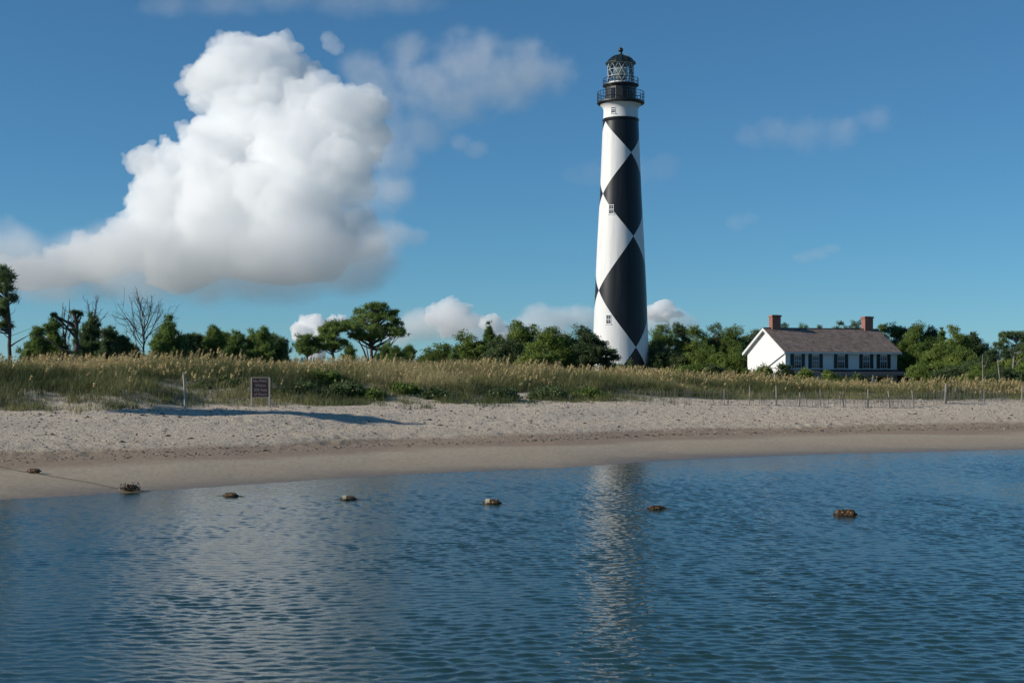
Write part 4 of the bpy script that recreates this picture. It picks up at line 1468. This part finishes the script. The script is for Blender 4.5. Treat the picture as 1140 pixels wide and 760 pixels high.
for c_, t_, w_, d_, lab in [(872, 361, 22, 262, 'low tree crown showing over the ridge near the left chimney'), (893, 362, 20, 266, 'small tree crown over the ridge right of the left chimney'), (912, 363, 18, 262, 'smallest tree crown over the middle of the ridge'),
                            (930, 359, 26, 262, 'tree crown over the ridge left of the right chimney'), (950, 358, 28, 266, 'tallest tree crown over the ridge close to the right chimney'), (985, 361, 24, 260, 'tree crown rising just right of the right chimney')]:
    tree('wood_tree', 'round', c_, t_, w_ * 1.2, d_, lab, 'trees behind the house', fm='myrtle' if c_ % 2 else 'oak', base=0.1, n=18, lump=0.33, dens=0.7)
right = [(1002, 363, 36, 232, 'oak', 'dark tree rising at the right end of the roof'), (1020, 361, 36, 228, 'myrtle', 'tall green tree second right of the roof'), (1036, 366, 26, 232, 'oak', 'dark tree third right of the roof'),
         (1047, 364, 13, 222, 'pine', 'slim pine poking up between two round crowns'), (1064, 365, 30, 212, 'myrtle', 'round crown with the highest top right of the slim pine'), (1082, 372, 28, 216, 'oak', 'dark crown stepping down right of the highest one'),
         (1098, 384, 24, 214, 'oak', 'low dark crown under the gap of open sky'), (1018, 383, 38, 206, 'myrtle', 'bright green tree in front beside the porch end'), (1046, 384, 40, 200, 'myrtle', 'broad bright tree at the front of the right wood'),
         (1075, 388, 40, 196, 'myrtle', 'bright low tree below the highest crown'), (1007, 396, 26, 208, 'oak', 'dark tree in shade against the end wall of the house'), (1100, 396, 36, 190, 'oak', 'dark low tree left of the pale stemmed pine'),
         (1130, 392, 36, 186, 'myrtle', 'bright low tree at the right edge of the picture'), (1033, 404, 36, 186, 'myrtle', 'low shrub tree right of the porch end'), (1063, 406, 36, 180, 'oak', 'dark low shrub tree beneath the broad bright one'),
         (1090, 408, 34, 176, 'myrtle', 'low green shrub tree left of the thin pale trunk'), (1118, 410, 36, 172, 'oak', 'dark shrub at the foot of the pale stemmed pine'), (1146, 404, 34, 176, 'myrtle', 'shrub tree cut by the right edge of the picture'),
         (1152, 378, 36, 214, 'oak', 'dark tree mostly beyond the right edge')]
for c_, t_, w_, d_, f_, lab in right:
    tree('wood_tree', 'cone' if f_ == 'pine' else 'round', c_, t_, w_ * 1.15, d_, lab, 'wood right of the house', fm=f_, base=0.02, n=24, lump=0.3, dens=0.9, tint=0.55 if f_ == 'myrtle' else 0.5)
custom_pine('pine_tree', 1127, 370, 178, 'flat topped pale stemmed pine at the right edge', [(1119, 373, 8, 3), (1132, 373, 11, 4), (1142, 378, 10, 5), (1116, 380, 5, 3), (1136, 386, 10, 5), (1126, 391, 7, 3)],
            [(1127, 436), (1127, 415), (1128, 400), (1131, 385), (1132, 374)], 0.14, 'darkpine', 'palebark', tint=0.55, extra=[([(1127, 412), (1134, 402), (1142, 396)], 0.07), ([(1128, 400), (1123, 388), (1120, 376)], 0.06)])
custom_pine('pine_tree', 1111, 382, 168, 'spindly pine with a thin pale trunk left of the flat topped one', [(1112, 386, 7, 4), (1104, 393, 6, 4), (1118, 396, 6, 4)], [(1113, 436), (1112, 415), (1111, 400), (1112, 388)], 0.09, 'darkpine', 'palebark', tint=0.45)
custom_pine('dead_tree', 1094, 392, 158, 'thin pale dead trunk standing in front of the right wood', [], [(1094, 438), (1094, 420), (1093, 405), (1094, 394)], 0.07, 'dry', 'palebark', extra=[([(1094, 412), (1098, 404), (1100, 398)], 0.03), ([(1094, 406), (1089, 400)], 0.025)])
# beyond the frame on the left: the pine whose long shadow lies on the sand
tree('pine_tree', 'cone', -102, 222, 112, 63.9, 'pine beyond the left edge throwing its shadow across the sand', fm='pine', base=0.42, dens=1.1)

# --- shrubs in the grass
for c_, t_, w_, d_, f_, lab in [(22, 424, 70, 79, 'myrtle', 'wide dark green shrub at the left foot of the dune'), (55, 432, 46, 77, 'oak', 'dark low shrub right of the wide one at the left foot'), (130, 432, 50, 79, 'myrtle', 'low green shrub on the dune foot left of the driftwood post'),
                            (360, 420, 46, 84, 'myrtle', 'bright green shrub on the dune face right of the sign'), (385, 428, 40, 82, 'oak', 'dark shrub beside the bright one right of the sign'), (335, 432, 30, 80, 'oak', 'small dark shrub just right of the sign'),
                            (445, 436, 40, 84, 'myrtle', 'low shrub at the dune foot below the umbrella pine'), (258, 438, 36, 78, 'oak', 'dark low shrub behind the sign on its left'), (560, 438, 40, 86, 'oak', 'dark low shrub at the dune foot below the thicket'),
                            (850, 407, 26, 150, 'myrtle', 'round shrub hiding the foot of the gable wall'), (873, 405, 26, 155, 'oak', 'dark round shrub at the front corner of the house'), (897, 411, 24, 152, 'myrtle', 'shrub in front of the left end of the porch'),
                            (925, 414, 30, 148, 'myrtle', 'shrub in front of the middle of the porch'), (955, 416, 26, 145, 'oak', 'dark shrub in front of the right half of the porch'), (833, 411, 20, 152, 'myrtle', 'small shrub left of the gable wall foot'),
                            (88, 443, 40, 76, 'oak', 'flat dark shrub at the dune foot below the left pine clump'), (165, 444, 34, 77, 'oak', 'flat dark shrub at the dune foot close left of the driftwood post'),
                            (228, 443, 30, 77, 'oak', 'small dark shrub between the driftwood post and the sign'), (312, 441, 26, 78, 'oak', 'small dark shrub touching the right post of the sign'), (482, 441, 40, 84, 'oak', 'dark shrub at the dune foot right of the low one'),
                            (612, 440, 44, 89, 'oak', 'dark shrub at the dune foot in front of the tallest thicket tree'), (655, 439, 36, 91, 'myrtle', 'low green shrub at the dune foot left of the tower'), (415, 441, 34, 82, 'myrtle', 'low green shrub at the dune foot under the umbrella pine crown'),
                            (760, 408, 34, 160, 'myrtle', 'bright shrub in the grass right of the tower'), (795, 407, 40, 165, 'oak', 'dark shrub in the grass halfway to the house'), (738, 411, 24, 150, 'myrtle', 'small bright shrub beside the tower base')]:
    tree('shrub', 'round', c_, t_, w_, d_, lab, 'shrubs among the dune grass', 'shrub', fm=f_, base=0.0, n=14, lump=0.42, dens=1.3, tint=0.5, flat=0.9)

# ------------------------------------------------------------------ dune grass and sea oats
gr_ = np.random.default_rng(77)


def scatter(n, x0, x1, s0, s1):
    x = gr_.uniform(x0, x1, n)
    s = gr_.uniform(s0, s1, n)
    y = np.interp(x, SHX, SHY) + s / 0.85
    keep = (np.abs(x) < 0.40 * y + 3)
    return x[keep], y[keep], s[keep]


def blades(x, y, h, w, tint, lean, nb, spread):
    n = len(x)
    X = np.repeat(x, nb) + gr_.normal(0, spread, n * nb)
    Y = np.repeat(y, nb) + gr_.normal(0, spread, n * nb)
    Z = ground_z(X, Y) - 0.06
    Hh = np.repeat(h, nb) * gr_.uniform(0.45, 1.15, n * nb)
    az = gr_.uniform(0, 2 * np.pi, n * nb)
    ln_ = np.abs(gr_.normal(lean, 0.22, n * nb))
    dx, dy = np.cos(az) * ln_ + 0.06, np.sin(az) * ln_
    sx, sy = -np.sin(az + gr_.normal(0, 0.9, n * nb)), np.cos(az)
    W = w * gr_.uniform(0.6, 1.3, n * nb)
    B = np.stack([X, Y, Z], 1)
    S = np.stack([sx, sy, np.zeros_like(sx)], 1) * W[:, None] / 2
    mid_ = B + np.stack([dx * 0.28 * Hh, dy * 0.28 * Hh, 0.6 * Hh], 1)
    tip = B + np.stack([dx * 0.95 * Hh, dy * 0.95 * Hh, Hh * (1 - 0.25 * ln_)], 1)
    V = np.stack([B - S, B + S, mid_ - S * 0.8, mid_ + S * 0.8, tip], 1).reshape(-1, 3)
    i = np.arange(n * nb)[:, None] * 5
    Q = i + np.array([[0, 1, 3, 2]])
    T = i + np.array([[2, 3, 4]])
    tt = np.clip(np.repeat(tint, nb) + gr_.normal(0, 0.16, n * nb), 0, 1)
    return V, Q, T, np.repeat(tt, 5)


x, y, s = scatter(64000, -50, 66, 21, 66)
toe = 26.3 + 4.2 * fbm(x * 0.17, y * 0.17, octaves=3, seed=51) + 2.0 * sstep(9, 16, x)
dens = sstep(-1.0, 2.4, s - toe) * (0.55 + 0.55 * (fbm(x * 0.3, y * 0.3, octaves=2, seed=52) > -0.45))
dens = np.maximum(dens, 0.15 * (s > toe - 4) * (noise(x * 0.5, y * 0.5, seed=53) > 0.25))
keep = gr_.random(len(x)) < dens
x, y, s, toe = x[keep], y[keep], s[keep], toe[keep]
h = (0.42 + 0.50 * sstep(0, 7, s - toe)) * (1 + 0.34 * fbm(x * 0.3, y * 0.3, octaves=2, seed=54)) * gr_.uniform(0.75, 1.2, len(x))
tint = 0.22 + 0.36 * fbm(x * 0.16, y * 0.16, octaves=3, seed=55) + 0.44 * sstep(0, 11, s - toe)
V, Q, T, tt = blades(x, y, h, 0.016, tint, 0.48, 22, 0.17)
dg_ = mesh_np('dune_grass', V, [Q, T], M['grass'], attrs={'tint': tt})
tag(dg_, 'green and straw coloured dune grass covering the low dunes behind the beach', 'grass', kind='stuff')

# sea oats: tall stalks with drooping pale heads
x, y, s = scatter(27000, -50, 66, 26, 64)
den = sstep(28, 38, s + 3 * noise(x * 0.2, y * 0.2, seed=57)) * (0.35 + 0.65 * (noise(x * 0.22, y * 0.22, seed=56) > -0.25))
keep = gr_.random(len(x)) < den * 0.75
x, y, s = x[keep], y[keep], s[keep]
n = len(x)
z = ground_z(x, y) - 0.05
hh = gr_.uniform(0.85, 1.45, n) * (1 + 0.26 * noise(x * 0.22, y * 0.3, seed=58))
az = gr_.normal(0.0, 0.7, n)
lean = gr_.uniform(0.12, 0.42, n)
dx, dy = np.cos(az) * lean, np.sin(az) * lean
B = np.stack([x, y, z], 1)
TP = B + np.stack([dx * hh, dy * hh, hh], 1)
Vs, Qs, tn, off = [], [], [], 0
sw = np.array([0.006, 0, 0])
Vs.append(np.stack([B - sw, B + sw, TP + sw * 0.6, TP - sw * 0.6], 1).reshape(-1, 3))
Qs.append(np.arange(n * 4).reshape(-1, 4))
tn.append(np.full(n * 4, 0.15))
off = n * 4
for k_ in range(15):
    f_ = k_ / 14.0
    drop = 0.16 * f_ * f_
    c = B + np.stack([dx * hh * (0.74 + 0.36 * f_), dy * hh * (0.74 + 0.36 * f_), hh * (0.70 + 0.32 * f_) - drop], 1)
    c += gr_.normal(0, 0.022, (n, 3))
    out = norm(np.stack([dx, dy, np.zeros(n)], 1) + gr_.normal(0, 0.12, (n, 3)))
    A = norm(out * 0.8 + np.array([0, 0, -0.45]) + gr_.normal(0, 0.25, (n, 3))) * (0.085 - 0.03 * f_)
    Sd = norm(np.cross(A, gr_.normal(size=(n, 3)))) * 0.034
    Vs.append(np.stack([c - A * 0.5, c + Sd, c + A, c - Sd], 1).reshape(-1, 3))
    Qs.append(np.arange(n * 4).reshape(-1, 4) + off)
    tn.append(np.repeat(np.clip(gr_.normal(0.55, 0.25, n), 0, 1), 4))
    off += n * 4
so_ = mesh_np('sea_oats', np.concatenate(Vs), [np.concatenate(Qs)], M['oats'], attrs={'tint': np.concatenate(tn)})
tag(so_, 'tall sea oats with pale drooping seed heads along the dune crest', 'sea oats', kind='stuff')

# ------------------------------------------------------------------ sand fence, post, sign
fence = empty('sand_fence', (px(690, 86), 86, 0))
tag(fence, 'weathered grey sand fence of thin slats and leaning posts on the right', 'fence')
FX, FY = px(690, 86), 86.0
path = [(806, 86.5, 0, 16, 0.06), (834, 87, 0.03, 19, 0.08), (864, 87.5, 0, 20, 0.09), (890, 88, 0.02, 13, 0.07), (913, 88.5, 0, 17, 0.06), (941, 89, -0.35, 15, 0.07), (966, 89.5, 0.02, 18, 0.10), (991, 90, -0.12, 17, 0.09),
        (1017, 91, -0.1, 16, 0.09), (1052, 92.5, 0.05, 20, 0.17), (1095, 95, 0.02, 12, 0.07), (1137, 96, 0.05, 16, 0.10)]
fp = []
for c_, d_, ln_, hp, r_ in path:
    xx = px(c_, d_)
    g = float(ground_z(xx, d_))
    hh_ = hp * d_ / F + 0.12
    fp.append((xx, d_, g, hh_))
    a0 = np.array([xx - FX, d_ - FY, g - 0.25])
    a1 = np.array([xx - FX + ln_ * hh_, d_ - FY, g + hh_])
    po = MB()
    po.tube([a0, a0 * 0.5 + a1 * 0.5 + np.array([0.012, 0, 0]), a1], [r_ * 0.52, r_ * 0.48, r_ * 0.42], 9)
    po.build('post', M['postwood'], fence)
line = [(690, 87.0), (720, 86.6), (760, 86.4)] + [(c_, d_) for c_, d_, *_ in path]
lx = np.array([px(c_, d_) for c_, d_ in line])
ly = np.array([d_ for _, d_ in line])
sl_x = np.arange(lx[0], lx[-1], 0.105)
sl_y = np.interp(sl_x, lx, ly) + 0.05
sn = MB()
for i, (xx, yy) in enumerate(zip(sl_x, sl_y)):
    if noise(np.array([xx * 0.5]), np.array([3.0]), seed=71)[0] < -0.5 or random.random() < 0.3: continue
    g = float(ground_z(xx, yy))
    t1_ = 0.86 + 0.12 * math.sin(xx * 0.7) + random.uniform(-0.06, 0.06)
    lnx = random.gauss(0, 0.035)
    w_ = random.uniform(0.008, 0.016)
    sn.add([(xx - w_ - FX, yy - FY, g - 0.1), (xx + w_ - FX, yy - FY, g - 0.1), (xx + w_ + lnx - FX, yy - FY, g + t1_), (xx - w_ + lnx - FX, yy - FY, g + t1_),
            (xx - w_ - FX, yy + 0.01 - FY, g - 0.1), (xx + w_ - FX, yy + 0.01 - FY, g - 0.1), (xx + w_ + lnx - FX, yy + 0.01 - FY, g + t1_), (xx - w_ + lnx - FX, yy + 0.01 - FY, g + t1_)],
           [(0, 1, 2, 3), (5, 4, 7, 6), (1, 5, 6, 2), (4, 0, 3, 7), (3, 2, 6, 7)])
for zz in (0.22, 0.5, 0.76):
    pts = []
    for xx, yy in zip(sl_x[::6], sl_y[::6]):
        pts.append((xx - FX, yy - 0.008 - FY, float(ground_z(xx, yy)) + zz))
    sn.tube(pts, 0.006, 4)
M['slat'] = simple('grey_fence_lath', (0.20, 0.18, 0.165), 0.9, 0.3, 6.0)
sn.build('slats', M['slat'], fence)

dpost = empty('driftwood_post', (px(206.5, 68.3), 68.3, float(ground_z(px(206.5, 68.3), 68.3))))
tag(dpost, 'pale leaning driftwood post standing alone on the sand left of the sign', 'post')
MB().tube([(0, 0, -0.3), (-0.02, 0, 0.6), (-0.05, 0, 1.2), (-0.1, 0, 1.78)], [0.06, 0.058, 0.05, 0.045], 10).build('shaft', M['drift'], dpost, smooth=True)

SD = 72.0
sx0 = px(290.2, SD)
sg_z = float(ground_z(sx0, SD))
sign = empty('notice_sign', (sx0, SD, sg_z))
tag(sign, 'dark brown notice board with pale lettering on two posts', 'sign')
sp_ = SD / F
M['board'] = simple('dark_brown_sign_paint', (0.022, 0.011, 0.013), 0.6, 0.15, 3.0)
M['letter'] = simple('faded_cream_lettering', (0.26, 0.215, 0.24), 0.6, 0.1, 8.0)
bw_, zt_, zb_ = 9.2 * sp_, pz(420.8, SD) - sg_z, pz(441.6, SD) - sg_z
MB().box(-bw_, bw_, -0.03, 0.01, zb_, zt_).build('board', M['board'], sign, bevel=0.006)
for sgn in (-1, 1):
    x_ = sgn * (bw_ + 0.035)
    MB().box(x_ - 0.036, x_ + 0.036, -0.045, 0.045, -0.4, zt_ + 0.03).build('post', M['drift'], sign, bevel=0.008)
MB().box(-bw_, bw_, -0.035, 0.035, zt_ + 0.004, zt_ + 0.05).build('rail', M['postwood'], sign)
MB().box(-bw_, bw_, -0.02, 0.03, zb_ - 0.05, zb_ - 0.004).build('rail', M['postwood'], sign)
for k_, txt in enumerate(('No PWC', 'Within', '300 Feet', 'of Shore')):
    cu = bpy.data.curves.new('lettering', 'FONT')
    cu.body = txt
    cu.align_x = 'CENTER'
    cu.align_y = 'CENTER'
    cu.size = 0.19
    cu.extrude = 0.004
    cu.offset = 0.0
    to = bpy.data.objects.new('lettering_curve', cu)
    COL.objects.link(to)
    dgp = bpy.context.evaluated_depsgraph_get()
    me = bpy.data.meshes.new_from_object(to.evaluated_get(dgp))
    bpy.data.objects.remove(to)
    me.name = 'lettering'
    me.materials.clear()
    me.materials.append(M['letter'])
    lo = bpy.data.objects.new('lettering', me)
    COL.objects.link(lo)
    lo.parent = sign
    lo.rotation_euler = (R(90), 0, 0)
    lo.location = (0, -0.036, zt_ - (zt_ - zb_) * (0.16 + 0.235 * k_))

# ------------------------------------------------------------------ wrack and shell bits
dbr = np.random.default_rng(5)
x = dbr.uniform(-38, 48, 9000)
s = np.where(dbr.random(9000) < 0.2, dbr.normal(8.6, 0.35, 9000), dbr.uniform(9, 25, 9000))
y = np.interp(x, SHX, SHY) + s / 0.85
z = ground_z(x, y, True)
n = len(x)
sz = dbr.uniform(0.012, 0.045, n) * np.where(dbr.random(n) < 0.06, 2.2, 1.0)
ov0 = np.array([[1, 0, 0], [0, 1, 0], [-1, 0, 0], [0, -1, 0], [0, 0, 0.7], [0, 0, -0.5]])
of0 = np.array([[0, 1, 4], [1, 2, 4], [2, 3, 4], [3, 0, 4], [1, 0, 5], [2, 1, 5], [3, 2, 5], [0, 3, 5]])
an = dbr.uniform(0, 6.28, n)
ca, sa = np.cos(an)[:, None], np.sin(an)[:, None]
el = dbr.uniform(0.7, 2.2, n)[:, None]
vx, vy = ov0[None, :, 0] * el, ov0[None, :, 1]
V = np.stack([x[:, None] + (vx * ca - vy * sa) * sz[:, None], y[:, None] + (vx * sa + vy * ca) * sz[:, None], z[:, None] + 0.006 + ov0[None, :, 2] * sz[:, None]], -1).reshape(-1, 3)
T = (np.arange(n)[:, None, None] * 6 + of0[None]).reshape(-1, 3)
M['wrack'] = foliage('wrack_and_shell', (0.035, 0.027, 0.02), (0.10, 0.08, 0.06), (0.6, 0.55, 0.48), 0.02, 0.8)
wk = mesh_np('beach_wrack', V, [T], M['wrack'], attrs={'tint': np.repeat(np.clip(dbr.beta(0.8, 2.2, n), 0, 1), 6)})
tag(wk, 'scattered bits of wrack and shell lying over the upper beach', 'wrack', kind='stuff')

# ------------------------------------------------------------------ buoys on their rope
M['float'], nt, b, out = mat('weed_crusted_float')
tc = N(nt, 'ShaderNodeTexCoord')
nz = N(nt, 'ShaderNodeTexVoronoi', i_Scale=16.0)
nt.links.new(tc.outputs['Object'], nz.inputs['Vector'])
n2 = N(nt, 'ShaderNodeTexNoise', i_Scale=9.0, i_Detail=4.0)
nt.links.new(tc.outputs['Object'], n2.inputs['Vector'])
r1 = ramp(nt, [(0.1, (0.46, 0.30, 0.13)), (0.32, (0.22, 0.12, 0.045)), (0.6, (0.035, 0.022, 0.012))])
nt.links.new(nz.outputs['Distance'], r1.inputs[0])
r2 = ramp(nt, [(0.42, (0.55, 0.5, 0.4)), (0.6, (1.1, 1.0, 0.9))])
nt.links.new(n2.outputs[0], r2.inputs[0])
mm = N(nt, 'ShaderNodeMixRGB', blend_type='MULTIPLY')
mm.inputs[0].default_value = 1.0
nt.links.new(r1.outputs[0], mm.inputs[1])
nt.links.new(r2.outputs[0], mm.inputs[2])
nt.links.new(mm.outputs[0], b.inputs['Base Color'])
b.inputs['Roughness'].default_value = 0.75
M['weed'] = simple('black_weed', (0.02, 0.017, 0.01), 0.6, 0.4, 12.0)
M['rope'] = simple('algae_stained_rope', (0.085, 0.07, 0.05), 0.9, 0.3, 20.0)
M['paleband'] = simple('bleached_float_plastic', (0.48, 0.42, 0.26), 0.6, 0.2, 10.0)


def buoy(col, D, L, rad, rz, label, z=0.0, pale=False, weed=0, tilt=0.0, seed=0):
    rg = np.random.default_rng(900 + seed)
    x = px(col, D)
    root = tag(empty('buoy', (x, D, z), R(rz)), label, 'buoy', 'buoys on the rope')
    root.rotation_euler = (0, R(tilt), R(rz))
    nS, nR = 26, 22
    V = []
    for i in range(nS):
        t = i / (nS - 1) * 2 - 1
        prof_ = rad * (1 - abs(t) ** 7) ** 0.5 * (0.97 + 0.03 * math.cos(t * 3)) if abs(t) < 1 else 0.02
        for j in range(nR):
            a = 2 * math.pi * j / nR
            V.append((t * L / 2, max(prof_, 0.02) * math.cos(a), max(prof_, 0.02) * math.sin(a)))
    V = np.array(V)
    d = fbm(V[:, 0] * 22, V[:, 1] * 22, V[:, 2] * 22, octaves=3, seed=800 + seed)
    V = V * (1 + 0.07 * d)[:, None] + 0.006 * noise(V[:, 0] * 60, V[:, 1] * 60, V[:, 2] * 60, seed=810)[:, None]
    i = np.arange(nR)
    j = (i + 1) % nR
    Q = np.concatenate([np.stack([k * nR + i, k * nR + j, (k + 1) * nR + j, (k + 1) * nR + i], 1) for k in range(nS - 1)])
    mesh_np('float', V, [Q[:, ::-1]], M['float'], root, smooth=True)
    for sgn in (-1, 1):
        MB().tube([(sgn * (L / 2 - 0.02), 0, 0), (sgn * (L / 2 + 0.05), 0, 0)], [rad * 0.35, rad * 0.22], 10).build('end_collar', M['weed'], root)
    if pale:
        MB().tube([(-L * 0.44, 0, 0.012), (-L * 0.30, 0, 0.012), (-L * 0.16, 0, 0.012)], [rad * 0.93, rad * 1.0, rad * 1.0], 20).build('bleached_band', M['paleband'], root, smooth=True)
    if weed:
        P = np.stack([rg.uniform(-L * 0.6, L * 0.6, weed), rg.uniform(-rad, rad, weed), rg.uniform(-rad * 0.6, rad * 0.75, weed)], 1)
        V2, Q2 = leaf_quads(rg, P, norm(P), 5, 0.05)
        mesh_np('weed', V2, [Q2], M['weed'], root)
    return root


def wd(row): return EYE * F / (row - HY)


buoy(941, wd(574), 0.50, 0.125, -6, 'dark barnacle crusted buoy floating farthest right', 0.045, seed=1)
buoy(731, wd(567), 0.42, 0.085, 5, 'low brown buoy below the reflection of the tower', 0.03, seed=2)
buoy(548, wd(561), 0.42, 0.10, -4, 'buoy with a bleached left end floating left of the tower reflection', 0.04, pale=True, seed=3)
buoy(388, wd(556.5), 0.38, 0.085, 4, 'small pale topped buoy floating third from the shore', 0.04, pale=True, seed=4)
buoy(257, wd(552.5), 0.38, 0.085, -5, 'small brown buoy floating nearest the sand', 0.04, seed=5)
gz = lambda c_, d_: float(ground_z(px(c_, d_), d_))
buoy(145, 43.6, 0.46, 0.12, 3, 'black weed tangled buoy stranded at the edge of the water', max(gz(145, 43.6), 0) + 0.07, weed=34, tilt=3, seed=6)
buoy(38, 46.3, 0.40, 0.085, -4, 'brown buoy lying on the wet sand at the far left', gz(38, 46.3) + 0.08, seed=7)
rope = []
rp = [(-60, 49.5), (-20, 47.8), (22, 46.5), (38, 46.3), (60, 45.7), (100, 44.7), (128, 43.9), (145, 43.6), (165, 43.2), (200, 42.6), (257, wd(552.5)), (320, 41.5), (388, wd(556.5)), (460, 40.1), (548, wd(561)), (640, 38.5), (731, wd(567)), (830, 37.2), (941, wd(574)), (1010, 35.4), (1100, 34.5), (1220, 33.0)]
cs = np.array([a for a, _ in rp], float)
ds = np.array([b_ for _, b_ in rp], float)
cc = np.linspace(cs[0], cs[-1], 420)
dd_ = np.interp(cc, cs, ds) + 0.10 * noise(cc * 0.03, cc * 0 + 1.5, seed=91)
bu = np.array([38, 145, 257, 388, 548, 731, 941.0])
for c_, d_ in zip(cc, dd_):
    x_ = px(c_, d_)
    g = float(ground_z(x_, d_))
    near = np.min(np.abs(bu - c_))
    lift = 0.012 - 0.004 * max(0.0, near - 12)
    rope.append((x_, d_, max(g + 0.03, lift)))
ro = MB().tube(rope, 0.010, 6).build('buoy_rope', M['rope'], smooth=True)
tag(ro, 'thin dark rope linking the buoys from the sand into the water', 'rope')
